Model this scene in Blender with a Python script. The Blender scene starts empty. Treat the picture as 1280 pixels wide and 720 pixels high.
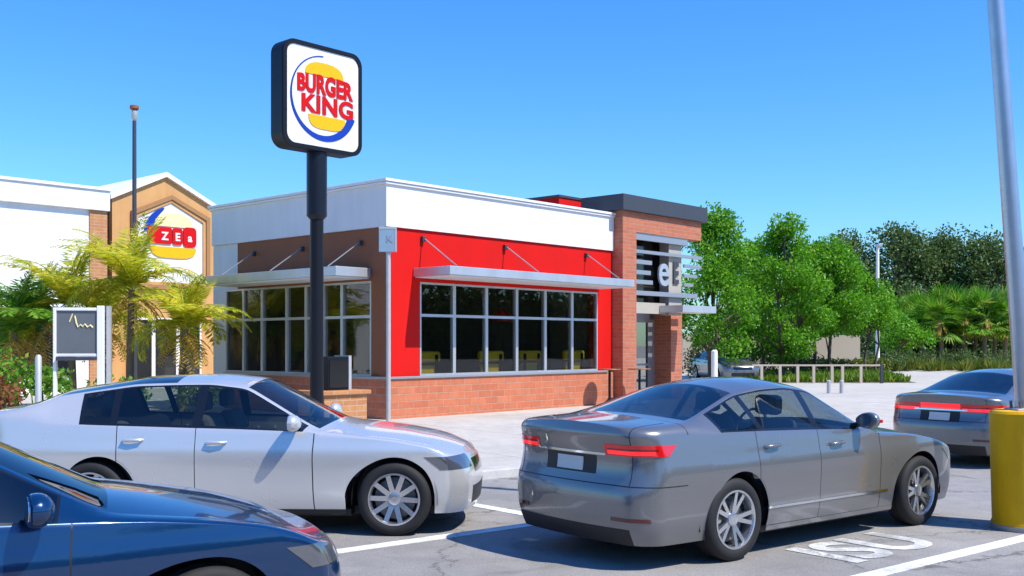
import bpy, bmesh, math, random
import numpy as np
from mathutils import Vector, Matrix
PI = math.pi
R = math.radians
sc = bpy.context.scene
col = sc.collection
F = 1310.0            # focal length in photograph pixels
HC = 1.75             # eye height
HY = 430.0            # horizon row of the photograph

def at(px, Y, z=None, py=None):
    X = (px - 640.0) / F * Y
    if py is not None:
        z = HC + (HY - py) / F * Y
    return Vector((X, Y, 0.0 if z is None else z))

# ------------------------------------------------------------------ materials
MATS = {}
def newmat(name):
    m = bpy.data.materials.new(name)
    m.use_nodes = True
    MATS[name] = m
    nt = m.node_tree
    return m, nt, nt.nodes['Principled BSDF'], nt.nodes['Material Output']

def N(nt, t, **kw):
    n = nt.nodes.new(t)
    for k, v in kw.items():
        if k.startswith('i_'):
            n.inputs[k[2:].replace('_', ' ')].default_value = v
        else:
            setattr(n, k, v)
    return n

def c4(c): return (c[0], c[1], c[2], 1.0)

def paint(name, c, rough=0.6, metal=0.0, var=0.12, scale=3.0, bump=0.0, bscale=60.0, coat=0.0, spec=0.5, streak=0.0):
    """plain surface with mild large and small scale variation of its own colour"""
    m, nt, b, o = newmat(name)
    tc = N(nt, 'ShaderNodeTexCoord')
    n1 = N(nt, 'ShaderNodeTexNoise', i_Scale=scale, i_Detail=6.0, i_Roughness=0.65)
    nt.links.new(tc.outputs['Object'], n1.inputs['Vector'])
    mx = N(nt, 'ShaderNodeMix', data_type='RGBA')
    mx.inputs['A'].default_value = c4([max(0, v * (1 - var)) for v in c])
    mx.inputs['B'].default_value = c4([min(1, v * (1 + var * 0.8)) for v in c])
    nt.links.new(n1.outputs['Fac'], mx.inputs['Factor'])
    outc = mx.outputs['Result']
    if streak > 0:
        mp = N(nt, 'ShaderNodeMapping'); mp.inputs['Scale'].default_value = (1.9, 1.9, .30)
        n3 = N(nt, 'ShaderNodeTexNoise', i_Scale=1.0, i_Detail=7.0, i_Roughness=0.7)
        nt.links.new(tc.outputs['Object'], mp.inputs['Vector']); nt.links.new(mp.outputs[0], n3.inputs['Vector'])
        r3 = N(nt, 'ShaderNodeMapRange'); r3.inputs['From Min'].default_value = .42; r3.inputs['From Max'].default_value = .72
        r3.inputs['To Min'].default_value = 0.0; r3.inputs['To Max'].default_value = streak
        nt.links.new(n3.outputs['Fac'], r3.inputs['Value'])
        m3 = N(nt, 'ShaderNodeMix', data_type='RGBA'); m3.inputs['B'].default_value = (c[0]*.45+.02, c[1]*.43+.015, c[2]*.40+.01, 1)
        nt.links.new(r3.outputs['Result'], m3.inputs['Factor']); nt.links.new(outc, m3.inputs['A']); outc = m3.outputs['Result']
    nt.links.new(outc, b.inputs['Base Color'])
    b.inputs['Roughness'].default_value = rough
    b.inputs['Metallic'].default_value = metal
    b.inputs['Coat Weight'].default_value = coat
    b.inputs['Specular IOR Level'].default_value = spec
    if bump > 0:
        n2 = N(nt, 'ShaderNodeTexNoise', i_Scale=bscale, i_Detail=4.0)
        nt.links.new(tc.outputs['Object'], n2.inputs['Vector'])
        bp = N(nt, 'ShaderNodeBump', i_Strength=bump, i_Distance=0.01)
        nt.links.new(n2.outputs['Fac'], bp.inputs['Height'])
        nt.links.new(bp.outputs['Normal'], b.inputs['Normal'])
    return m

def carpaint(name, c, metal=0.75, rough=0.28):
    m, nt, b, o = newmat(name)
    tc = N(nt, 'ShaderNodeTexCoord')
    v = N(nt, 'ShaderNodeTexVoronoi', i_Scale=900.0)
    nt.links.new(tc.outputs['Object'], v.inputs['Vector'])
    n1 = N(nt, 'ShaderNodeTexNoise', i_Scale=2.5, i_Detail=5.0)
    nt.links.new(tc.outputs['Object'], n1.inputs['Vector'])
    sp = N(nt, 'ShaderNodeSeparateColor')
    nt.links.new(v.outputs['Color'], sp.inputs['Color'])
    mx = N(nt, 'ShaderNodeMix', data_type='RGBA')
    mx.inputs['A'].default_value = c4([x * .97 for x in c]); mx.inputs['B'].default_value = c4([min(1, x * 1.03) for x in c])
    nt.links.new(sp.outputs['Red'], mx.inputs['Factor'])
    nt.links.new(mx.outputs['Result'], b.inputs['Base Color'])
    b.inputs['Metallic'].default_value = metal
    mr = N(nt, 'ShaderNodeMapRange'); mr.inputs['To Min'].default_value = rough * .8; mr.inputs['To Max'].default_value = rough * 1.35
    nt.links.new(n1.outputs['Fac'], mr.inputs['Value'])
    nt.links.new(mr.outputs['Result'], b.inputs['Roughness'])
    b.inputs['Coat Weight'].default_value = 1.0
    b.inputs['Coat Roughness'].default_value = 0.04
    return m

def glassmat(name, tint, refl=0.05, rough=0.01):
    m, nt, b, o = newmat(name)
    nt.nodes.remove(b)
    tr = N(nt, 'ShaderNodeBsdfTransparent'); tr.inputs['Color'].default_value = c4(tint)
    gl = N(nt, 'ShaderNodeBsdfGlossy'); gl.inputs['Roughness'].default_value = rough
    gl.inputs['Color'].default_value = (1, 1, 1, 1)
    fr = N(nt, 'ShaderNodeFresnel', i_IOR=1.5)
    ge = N(nt, 'ShaderNodeNewGeometry'); rg = N(nt, 'ShaderNodeMapRange'); rg.inputs['To Min'].default_value = 1.5; rg.inputs['To Max'].default_value = 1/1.5
    nt.links.new(ge.outputs['Backfacing'], rg.inputs['Value']); nt.links.new(rg.outputs['Result'], fr.inputs['IOR'])
    ad = N(nt, 'ShaderNodeMath', operation='ADD', use_clamp=True); ad.inputs[1].default_value = refl
    nt.links.new(fr.outputs['Fac'], ad.inputs[0])
    tc = N(nt, 'ShaderNodeTexCoord'); nz = N(nt, 'ShaderNodeTexNoise', i_Scale=1.3, i_Detail=1.0)
    nt.links.new(tc.outputs['Object'], nz.inputs['Vector'])
    bp = N(nt, 'ShaderNodeBump', i_Strength=0.012, i_Distance=0.05)
    nt.links.new(nz.outputs['Fac'], bp.inputs['Height'])
    nt.links.new(bp.outputs['Normal'], gl.inputs['Normal'])
    mx = N(nt, 'ShaderNodeMixShader')
    nt.links.new(ad.outputs[0], mx.inputs['Fac'])
    nt.links.new(tr.outputs[0], mx.inputs[1]); nt.links.new(gl.outputs[0], mx.inputs[2])
    nt.links.new(mx.outputs[0], o.inputs['Surface'])
    return m

def brickmat(name, ca, cb, mortar, bw=0.42, bh=0.14):
    m, nt, b, o = newmat(name)
    tc = N(nt, 'ShaderNodeTexCoord'); s = N(nt, 'ShaderNodeSeparateXYZ')
    nt.links.new(tc.outputs['Object'], s.inputs[0])
    a = N(nt, 'ShaderNodeMath', operation='ADD')
    nt.links.new(s.outputs['X'], a.inputs[0]); nt.links.new(s.outputs['Y'], a.inputs[1])
    cmb = N(nt, 'ShaderNodeCombineXYZ')
    nt.links.new(a.outputs[0], cmb.inputs['X']); nt.links.new(s.outputs['Z'], cmb.inputs['Y'])
    br = N(nt, 'ShaderNodeTexBrick', i_Scale=1.0)
    br.inputs['Brick Width'].default_value = bw; br.inputs['Row Height'].default_value = bh
    br.inputs['Mortar Size'].default_value = 0.010; br.inputs['Mortar Smooth'].default_value = 0.2
    br.inputs['Color1'].default_value = c4(ca); br.inputs['Color2'].default_value = c4(cb); br.inputs['Mortar'].default_value = c4(mortar)
    nt.links.new(cmb.outputs[0], br.inputs['Vector'])
    nz = N(nt, 'ShaderNodeTexNoise', i_Scale=7.0, i_Detail=7.0, i_Roughness=0.7)
    nt.links.new(tc.outputs['Object'], nz.inputs['Vector'])
    hs = N(nt, 'ShaderNodeHueSaturation')
    mr = N(nt, 'ShaderNodeMapRange'); mr.inputs['To Min'].default_value = .68; mr.inputs['To Max'].default_value = 1.3
    nt.links.new(nz.outputs['Fac'], mr.inputs['Value']); nt.links.new(mr.outputs['Result'], hs.inputs['Value'])
    nt.links.new(br.outputs['Color'], hs.inputs['Color']); nt.links.new(hs.outputs['Color'], b.inputs['Base Color'])
    b.inputs['Roughness'].default_value = 0.85
    bp = N(nt, 'ShaderNodeBump', i_Strength=0.6, i_Distance=0.012, invert=True)
    nt.links.new(br.outputs['Fac'], bp.inputs['Height']); nt.links.new(bp.outputs['Normal'], b.inputs['Normal'])
    return m

def leafmat(name, ca, cb, cc=None, trans=0.35, rough=0.5):
    """leaf colours vary from leaf to leaf (each leaf is an island of its mesh)"""
    m, nt, b, o = newmat(name)
    g = N(nt, 'ShaderNodeNewGeometry')
    rp = N(nt, 'ShaderNodeValToRGB')
    el = rp.color_ramp.elements
    el[0].position = 0.0; el[0].color = c4(ca); el[1].position = .75; el[1].color = c4(cb)
    if cc is not None:
        e = el.new(1.0); e.color = c4(cc)
    nt.links.new(g.outputs['Random Per Island'], rp.inputs['Fac'])
    nt.links.new(rp.outputs['Color'], b.inputs['Base Color'])
    b.inputs['Roughness'].default_value = rough
    b.inputs['Specular IOR Level'].default_value = 0.35
    tl = N(nt, 'ShaderNodeBsdfTranslucent')
    nt.links.new(rp.outputs['Color'], tl.inputs['Color'])
    mx = N(nt, 'ShaderNodeMixShader'); mx.inputs['Fac'].default_value = trans
    nt.links.new(b.outputs[0], mx.inputs[1]); nt.links.new(tl.outputs[0], mx.inputs[2])
    nt.links.new(mx.outputs[0], o.inputs['Surface'])
    return m

def groundmat(name, c, var=0.25, crack=0.0, grain=0.35, joint=None, rot=0.0, stain=0.5):
    m, nt, b, o = newmat(name)
    tc = N(nt, 'ShaderNodeTexCoord')
    big = N(nt, 'ShaderNodeTexNoise', i_Scale=0.35, i_Detail=6.0, i_Roughness=0.6)
    fine = N(nt, 'ShaderNodeTexNoise', i_Scale=55.0, i_Detail=5.0, i_Roughness=0.8)
    mid = N(nt, 'ShaderNodeTexNoise', i_Scale=3.0, i_Detail=6.0, i_Roughness=0.7, i_Distortion=0.6)
    for n in (big, fine, mid): nt.links.new(tc.outputs['Object'], n.inputs['Vector'])
    def rng(n, lo, hi, a=.25, z=.75):
        r = N(nt, 'ShaderNodeMapRange'); r.inputs['From Min'].default_value = a; r.inputs['From Max'].default_value = z
        r.inputs['To Min'].default_value = lo; r.inputs['To Max'].default_value = hi
        nt.links.new(n.outputs['Fac'], r.inputs['Value']); return r.outputs['Result']
    def mul(a, bb):
        q = N(nt, 'ShaderNodeMath', operation='MULTIPLY'); nt.links.new(a, q.inputs[0]); nt.links.new(bb, q.inputs[1]); return q.outputs[0]
    v = mul(mul(rng(big, 1 - var, 1 + var), rng(fine, 1 - grain, 1 + grain)), rng(mid, 1 - stain * .4, 1 + stain * .25))
    if crack > 0:
        vo = N(nt, 'ShaderNodeTexVoronoi', feature='DISTANCE_TO_EDGE', i_Scale=0.28)
        mp = N(nt, 'ShaderNodeMixRGB' if False else 'ShaderNodeVectorMath', operation='MULTIPLY_ADD')
        nt.links.new(mid.outputs['Color'], mp.inputs[0]); mp.inputs[1].default_value = (.7, .7, 0); nt.links.new(tc.outputs['Object'], mp.inputs[2])
        nt.links.new(mp.outputs[0], vo.inputs['Vector'])
        r = N(nt, 'ShaderNodeMapRange'); r.inputs['From Min'].default_value = 0.0; r.inputs['From Max'].default_value = 0.006
        r.inputs['To Min'].default_value = 1 - crack; r.inputs['To Max'].default_value = 1.0
        nt.links.new(vo.outputs['Distance'], r.inputs['Value'])
        v = mul(v, r.outputs['Result'])
    if crack > .4:
        sn = N(nt, 'ShaderNodeTexNoise', i_Scale=.9, i_Detail=3.0, i_Roughness=.5, i_Distortion=1.2)
        nt.links.new(tc.outputs['Object'], sn.inputs['Vector'])
        v = mul(v, rng(sn, 1.0, .72, .58, .70))
    if joint:
        mpg = N(nt, 'ShaderNodeMapping'); mpg.inputs['Rotation'].default_value = (0, 0, -rot)
        nt.links.new(tc.outputs['Object'], mpg.inputs['Vector'])
        br = N(nt, 'ShaderNodeTexBrick', i_Scale=1.0, offset=0.0)
        br.inputs['Brick Width'].default_value = joint; br.inputs['Row Height'].default_value = joint
        br.inputs['Mortar Size'].default_value = 0.012; br.inputs['Color1'].default_value = (1, 1, 1, 1)
        br.inputs['Color2'].default_value = (.93, .93, .93, 1); br.inputs['Mortar'].default_value = (.6, .6, .6, 1)
        nt.links.new(mpg.outputs[0], br.inputs['Vector'])
        sp = N(nt, 'ShaderNodeSeparateColor'); nt.links.new(br.outputs['Color'], sp.inputs['Color'])
        v = mul(v, sp.outputs['Red'])
    vm = N(nt, 'ShaderNodeVectorMath', operation='SCALE'); vm.inputs[0].default_value = c
    nt.links.new(v, vm.inputs['Scale'])
    nt.links.new(vm.outputs[0], b.inputs['Base Color'])
    b.inputs['Roughness'].default_value = 0.85
    b.inputs['Specular IOR Level'].default_value = 0.3
    bp = N(nt, 'ShaderNodeBump', i_Strength=0.5, i_Distance=0.006)
    nt.links.new(fine.outputs['Fac'], bp.inputs['Height']); nt.links.new(bp.outputs['Normal'], b.inputs['Normal'])
    return m

LANE = math.atan2(.624, .781)
BROT = math.atan2(.740, .672)
M = MATS
groundmat('asphalt', (.285, .272, .258), var=.24, crack=.55, grain=.5)
groundmat('concrete', (.53, .495, .445), var=.10, grain=.14, joint=2.4, rot=LANE, stain=.5)
groundmat('kerbstone', (.52, .51, .49), var=.12, grain=.2)
groundmat('roadpaint', (.78, .78, .76), var=.08, grain=.35, crack=.3, stain=.9)
groundmat('worn_paint', (.60, .60, .58), var=.2, grain=.5, crack=.42, stain=1.6)
groundmat('earth', (.10, .085, .05), var=.3)
paint('white_wall', (.78, .78, .77), .75, var=.05, scale=1.2, streak=.16, bump=.15, bscale=90)
paint('white_trim', (.80, .80, .80), .5, var=.04)
paint('red_wall', (.66, .008, .006), .7, spec=.15, streak=.22, var=.07, scale=1.5, bump=.15, bscale=110)
paint('brown_wall', (.26, .09, .038), .75, var=.14, scale=1.6, bump=.25, bscale=110)
paint('tan_wall', (.62, .33, .12), .75, streak=.35, var=.12, scale=1.4, bump=.3, bscale=90)
paint('tan_trim', (.36, .18, .07), .7, var=.12)
paint('beige_wall', (.52, .44, .34), .8, var=.15, scale=.8, bump=.2)
paint('charcoal', (.045, .05, .062), .5, var=.15, streak=.3)
paint('black_metal', (.007, .008, .012), .45, var=.2, spec=.25)
paint('navy_metal', (.007, .009, .017), .38, var=.2, spec=.3)
paint('alu', (.55, .57, .60), .38, streak=.3, metal=.55, var=.08)
paint('alu_grey', (.40, .41, .43), .42, metal=.6, var=.08)
paint('steel_pole', (.50, .52, .55), .33, metal=.8, var=.18, scale=5)
paint('galv', (.52, .52, .52), .5, metal=.4, var=.2, scale=6)
paint('stone_grey', (.42, .38, .32), .8, var=.15, scale=3, bump=.3)
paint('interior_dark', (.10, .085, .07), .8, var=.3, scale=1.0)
paint('interior_floor', (.16, .14, .12), .5, var=.25)
paint('yellow_vinyl', (.92, .66, .02), .45, var=.15)
paint('wood', (.24, .11, .045), .5, var=.25, scale=8)
paint('red_lamp', (.65, .02, .02), .35)
paint('yellow_bollard', (.95, .46, .003), .6, spec=.25, streak=.5, var=.2, scale=4, bump=.3, bscale=25)
paint('sign_white', (.76, .76, .75), .4, spec=.3, var=.035, scale=2.0)
paint('logo_red', (.60, .005, .007), .6, spec=.15, var=.05)
paint('logo_blue', (.006, .045, .36), .6, spec=.2, var=.05)
paint('logo_yellow', (.84, .44, .008), .6, spec=.2, var=.06)
paint('logo_pale', (.82, .72, .36), .5, var=.05)
paint('panel_dark', (.13, .145, .16), .3, var=.25, scale=2)
paint('sign_blue', (.24, .36, .47), .4, var=.2)
paint('rubber', (.012, .012, .013), .75, var=.3, scale=20)
paint('black_plastic', (.012, .012, .013), .5, var=.2)
paint('gloss_black', (.008, .008, .009), .12, var=.2, coat=.5)
paint('rim_alloy', (.60, .61, .63), .26, metal=.9, var=.1)
paint('brake_grey', (.18, .18, .18), .45, metal=.7, var=.2)
paint('chrome', (.75, .76, .78), .1, metal=1.0, var=.05)
paint('seat_cloth', (.11, .105, .10), .9, var=.2, scale=12)
paint('tail_red', (.55, .004, .006), .12, var=.1, coat=1.0)
b_ = MATS['tail_red'].node_tree.nodes['Principled BSDF']; b_.inputs['Emission Color'].default_value = (1, .01, .015, 1); b_.inputs['Emission Strength'].default_value = .10
paint('tail_lit', (.6, .006, .01), .15, var=.1, coat=1.0)
b_ = MATS['tail_lit'].node_tree.nodes['Principled BSDF']; b_.inputs['Emission Color'].default_value = (1, .012, .02, 1); b_.inputs['Emission Strength'].default_value = .9
paint('tail_dark', (.10, .003, .004), .15, var=.1, coat=1.0)
paint('lamp_clear', (.20, .21, .23), .12, var=.2, coat=1.0, metal=.7)
paint('plate_white', (.62, .62, .58), .45, var=.1, scale=20)
paint('bark', (.13, .095, .065), .9, var=.35, scale=8, bump=.6, bscale=30)
paint('palm_bark', (.20, .14, .085), .9, var=.4, scale=14, bump=.8, bscale=22)
brickmat('brick', (.56, .175, .085), (.47, .135, .065), (.46, .25, .165), .46, .16)
brickmat('brick_tower', (.50, .155, .08), (.42, .125, .065), (.40, .22, .15), .40, .10)
brickmat('brick_tan', (.52, .24, .09), (.45, .19, .075), (.5, .34, .22), .34, .11)
glassmat('shop_glass', (.70, .71, .68), .0)
glassmat('car_glass', (.52, .58, .55), .02)
glassmat('car_glass_dark', (.07, .08, .10), .05)
leafmat('leaf_bright', (.065, .23, .006), (.16, .42, .012), (.30, .52, .04), trans=.45)
leafmat('leaf_dark', (.055, .11, .024), (.12, .20, .046), (.20, .24, .08), trans=.32)
leafmat('leaf_palm_far', (.07, .22, .012), (.16, .38, .02), (.36, .38, .07), trans=.4)
leafmat('leaf_palm', (.28, .42, .012), (.72, .66, .035), (.92, .76, .12), trans=.5)
leafmat('leaf_dry', (.52, .36, .06), (.70, .48, .09), (.45, .28, .07), trans=.45)
leafmat('leaf_hedge', (.08, .15, .015), (.20, .24, .03), (.33, .28, .04))
leafmat('leaf_russet', (.16, .06, .02), (.30, .11, .04), (.10, .16, .03))
leafmat('grass_blade', (.09, .20, .012), (.19, .30, .02), (.32, .36, .05))
carpaint('paint_silver', (.70, .695, .68), .5, .24)
carpaint('paint_grey', (.205, .205, .207), .58, .27)
carpaint('paint_blue', (.002, .034, .11), .45, .2)
carpaint('paint_pewter', (.19, .20, .205), .6, .26)
carpaint('paint_white', (.42, .44, .47), .3, .3)

# ------------------------------------------------------------------ mesh helpers
def box(bm, x0, x1, y0, y1, z0, z1):
    v = [bm.verts.new(p) for p in ((x0,y0,z0),(x1,y0,z0),(x1,y1,z0),(x0,y1,z0),(x0,y0,z1),(x1,y0,z1),(x1,y1,z1),(x0,y1,z1))]
    for f in ((3,2,1,0),(4,5,6,7),(0,1,5,4),(1,2,6,5),(2,3,7,6),(3,0,4,7)):
        bm.faces.new([v[i] for i in f])
def BM(*boxes):
    bm = bmesh.new()
    for b in boxes: box(bm, *b)
    return bm
def tube(bm, pts, radii, seg=10, cap=True):
    pts = [Vector(p) for p in pts]
    rings = []
    ref = None
    for i, p in enumerate(pts):
        d = (pts[min(i+1, len(pts)-1)] - pts[max(i-1, 0)]).normalized()
        if ref is None:
            ref = Vector((1,0,0)) if abs(d.x) < .9 else Vector((0,1,0))
        a = (ref - d * ref.dot(d)).normalized(); ref = a; b = d.cross(a)
        r = radii[i] if hasattr(radii, '__len__') else radii
        rings.append([bm.verts.new(p + (a*math.cos(2*PI*k/seg) + b*math.sin(2*PI*k/seg))*r) for k in range(seg)])
    for i in range(len(rings)-1):
        for k in range(seg):
            bm.faces.new((rings[i][k], rings[i][(k+1)%seg], rings[i+1][(k+1)%seg], rings[i+1][k]))
    if cap:
        bm.faces.new(rings[0][::-1]); bm.faces.new(rings[-1])
def lathe(bm, prof, seg=32, axis='z', close=False):
    rings = []
    for r, h in prof:
        ring = []
        for k in range(seg):
            a = 2*PI*k/seg
            if axis == 'z': p = (r*math.cos(a), r*math.sin(a), h)
            else: p = (r*math.cos(a), h, r*math.sin(a))
            ring.append(bm.verts.new(p))
        rings.append(ring)
    n = len(rings)
    for i in range(n if close else n-1):
        A, B = rings[i], rings[(i+1) % n]
        for k in range(seg):
            bm.faces.new((A[k], A[(k+1)%seg], B[(k+1)%seg], B[k]))
    if not close:
        for ring in (rings[0], rings[-1]):
            try: bm.faces.new(ring)
            except Exception: pass
def prism(bm, poly, y0, y1):
    """poly in (x,z), extruded along y"""
    a = [bm.verts.new((p[0], y0, p[1])) for p in poly]; b = [bm.verts.new((p[0], y1, p[1])) for p in poly]
    n = len(poly)
    bm.faces.new(a); bm.faces.new(b[::-1])
    for i in range(n): bm.faces.new((a[i], b[i], b[(i+1)%n], a[(i+1)%n]))
def hprism(bm, poly, z0, z1):
    a = [bm.verts.new((p[0], p[1], z0)) for p in poly]; b = [bm.verts.new((p[0], p[1], z1)) for p in poly]
    n = len(poly)
    bm.faces.new(a[::-1]); bm.faces.new(b)
    for i in range(n): bm.faces.new((a[i], a[(i+1)%n], b[(i+1)%n], b[i]))
def rrect(x0, x1, z0, z1, r, n=7):
    out = []
    for cx, cz, a0 in ((x1-r, z0+r, -90), (x1-r, z1-r, 0), (x0+r, z1-r, 90), (x0+r, z0+r, 180)):
        for k in range(n+1):
            a = R(a0 + 90*k/n); out.append((cx + r*math.cos(a), cz + r*math.sin(a)))
    return out
def link(o, parent=None):
    col.objects.link(o)
    if parent is not None: o.parent = parent
    return o
def obj(name, bm, mats, parent=None, smooth=None, bevel=0.0, loc=None):
    if isinstance(bm, bmesh.types.BMesh):
        bmesh.ops.recalc_face_normals(bm, faces=bm.faces)
        me = bpy.data.meshes.new(name); bm.to_mesh(me); bm.free()
    else:
        me = bm
    for m in (mats if isinstance(mats, (list, tuple)) else [mats]):
        me.materials.append(M[m])
    if smooth is not None:
        me.polygons.foreach_set('use_smooth', [True]*len(me.polygons))
        me.set_sharp_from_angle(angle=R(smooth))
    o = link(bpy.data.objects.new(name, me), parent)
    if loc is not None: o.location = loc
    if bevel:
        md = o.modifiers.new('soft_edges', 'BEVEL'); md.width = bevel; md.segments = 2; md.limit_method = 'ANGLE'; md.angle_limit = R(40)
    return o
def tag(o, label, cat, group=None, kind=None):
    o['label'] = label; o['category'] = cat
    if group: o['group'] = group
    if kind: o['kind'] = kind
    return o
def thing(name, label, cat, loc=(0,0,0), rz=0.0, group=None):
    o = bpy.data.objects.new(name, None); o.empty_display_size = .3
    col.objects.link(o); o.location = loc; o.rotation_euler = (0, 0, rz)
    return tag(o, label, cat, group)
def dup(root, loc, rz, label, group=None, scale=None):
    r = root.copy(); col.objects.link(r); r.location = loc; r.rotation_euler = (root.rotation_euler.x, root.rotation_euler.y, rz)
    r['label'] = label
    if group: r['group'] = group
    if scale: r.scale = scale if hasattr(scale, '__len__') else (scale,)*3
    for ch in list(root.children):
        c = ch.copy(); col.objects.link(c); c.parent = r
        for g in ch.children:
            d = g.copy(); col.objects.link(d); d.parent = c
    return r
def textmesh(s, size, extrude=0.0, bold=0.0, shear=0.0, space=1.0):
    cu = bpy.data.curves.new('lettering', 'FONT'); cu.body = s; cu.size = size; cu.extrude = extrude
    cu.offset = bold; cu.align_x = 'CENTER'; cu.align_y = 'CENTER'; cu.shear = shear; cu.space_character = space
    cu.resolution_u = 4
    t = bpy.data.objects.new('lettering', cu); col.objects.link(t)
    dg = bpy.context.evaluated_depsgraph_get(); dg.update()
    me = bpy.data.meshes.new_from_object(t.evaluated_get(dg))
    bpy.data.objects.remove(t); bpy.data.curves.remove(cu)
    me.materials.clear()
    return me
def xform(me, fn):
    for v in me.vertices: v.co = Vector(fn(*v.co))
    me.update(); return me

# ------------------------------------------------------------------ ground
def onslab(X, Y):            # beyond the kerb line the paving is one kerb step higher
    return .1 if (-(X+.41)*.624 + (Y-13.48)*.781) > 0 else 0.0
def place(px, Y):
    p = at(px, Y); p.z = onslab(p.x, p.y); return p
def struct(name, bm, m, label, cat, **kw):
    return tag(obj(name, bm, m, **kw), label, cat, kind='structure')
bm = bmesh.new()
vs = [bm.verts.new(p) for p in ((-500,-400,0),(500,-400,0),(500,900,0),(-500,900,0))]; bm.faces.new(vs)
struct('road', bm, 'asphalt', 'grey worn asphalt road the cars drive on', 'road')
LD = Vector((.781, .624, 0)); LN = Vector((-.624, .781, 0)); A0 = Vector((-.41, 13.48, 0))
def lanebox(bm, o, s0, s1, w0, w1, z0, z1):
    """slab in the lane's own axes from point o"""
    hprism(bm, [tuple((o + LD*s + LN*w).xy) for s, w in ((s0,w0),(s1,w0),(s1,w1),(s0,w1))], z0, z1)
bm = bmesh.new(); lanebox(bm, A0, -70, 110, .16, 75, -.05, .1)
struct('pavement', bm, 'concrete', 'pale concrete paving around the restaurant', 'pavement')
bm = bmesh.new()
s = -40
while s < 60:
    lanebox(bm, A0, s+.006, s+2.394, 0, .156, -.05, .112); s += 2.4
struct('kerb', bm, 'kerbstone', 'pale concrete kerb between asphalt and paving', 'kerb', bevel=.012)
# painted lines
def line(p, q, w, name, label):
    p, q = Vector(p), Vector(q); d = (q-p).normalized(); n = Vector((-d.y, d.x, 0)) * w/2
    bm = bmesh.new(); hprism(bm, [tuple(v.xy) for v in (p-n, q-n, q+n, p+n)], .0005, .005)
    return struct(name, bm, 'roadpaint', label, 'road marking')
g0 = at(705, 10.42); g1 = at(1250, 9.17)
line(g0 - LD*3.2, g0 + LD*.1, .16, 'lane_line', 'white lane line running behind the grey sedan')
line(g1 - LD*5, g1 + LD*14, .15, 'lane_line', 'white lane line passing the yellow pole base')
line(g0 - LD*.05 - LN*.05, g0 + LN*4.5 - LD*.3, .16, 'stop_line', 'white cross line between silver sedan and grey sedan')
# lettering painted on the road
me = textmesh('ISU', 1.0, 0, .03)
tw = at(1080, 9.05)
def gl(x, y, z):
    p = tw + LD*(x*1.0) + LN*(y*.95 - .05) ; return (p.x, p.y, .005)
xform(me, gl)
o = obj('road_lettering', me, 'worn_paint'); tag(o, 'worn white letters painted on the asphalt beside the grey sedan', 'road marking', kind='structure')

# ------------------------------------------------------------------ restaurant (local x along the red front, y into the building)
CORNER = Vector((-2.74, 22.9, 0))
rest = thing('restaurant', 'red and white fast food restaurant with brick base and brick entrance tower', 'restaurant', CORNER, BROT)
WIN = dict(x0=.99, x1=7.54, z0=1.03, z1=3.15)
obj('front_wall', BM((.0,.99,.0,.25,.98,4.32), (7.54,8.2,.0,.25,.98,4.32), (.99,7.54,.0,.25,3.152,4.32)), 'red_wall', rest)
YL = [.52, 1.56, 2.24, 2.91, 3.68, 4.71, 5.52, 6.32]
obj('side_wall', BM((.0,.25,.252,.52,.98,4.318), (.0,.25,.52,5.77,3.152,4.318)), 'brown_wall', rest)
obj('corner_trim', BM((-.02,-.002,-.02,.25,.98,4.31)), 'brown_wall', rest)
obj('white_side_wall', BM((.0,.25,5.772,6.9,3.152,4.318), (.0,.25,6.32,6.9,.1,3.15)), 'white_wall', rest)
obj('brick_base', BM((-.06,8.2,-.06,.25,0,.98)), 'brick', rest)
obj('brick_base', BM((-.06,.25,.252,6.32,0,.978)), 'brick', rest)
obj('sill', BM((-.1,7.9,-.10,.02,.98,1.03), (-.1,.02,.022,6.3,.98,1.03)), 'alu_grey', rest, bevel=.006)
obj('parapet', BM((-.05,8.2,-.05,.25,4.322,5.24), (-.05,.25,.252,6.9,4.322,5.24), (.25,8.2,6.65,6.9,4.322,5.24)), 'white_wall', rest)
obj('coping', BM((-.10,8.2,-.10,.3,5.242,5.29), (-.10,.3,.302,6.95,5.242,5.29), (-.13,8.2,-.13,.3,5.30,5.36), (-.13,.3,.302,6.98,5.30,5.36)), 'white_trim', rest, bevel=.006)
obj('coping_shadow_gap', BM((-.08,8.2,-.08,.28,5.289,5.301), (-.08,.28,.302,6.93,5.289,5.301)), 'alu_grey', rest)
obj('roof', BM((.25,12.0,1.6,6.64,4.6,4.75), (.25,8.2,.25,1.6,4.6,4.75)), 'galv', rest)
obj('rear_wall', BM((.25,12.0,6.65,6.9,.1,4.318), (11.75,12.0,2.9,6.64,.1,4.6)), 'white_wall', rest)
obj('interior_floor', BM((.25,11.7,.25,6.6,.0,.14)), 'interior_floor', rest)
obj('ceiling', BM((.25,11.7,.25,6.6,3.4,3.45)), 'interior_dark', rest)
obj('interior_wall', BM((.26,11.7,5.2,5.3,.14,3.4)), 'interior_dark', rest)
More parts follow.
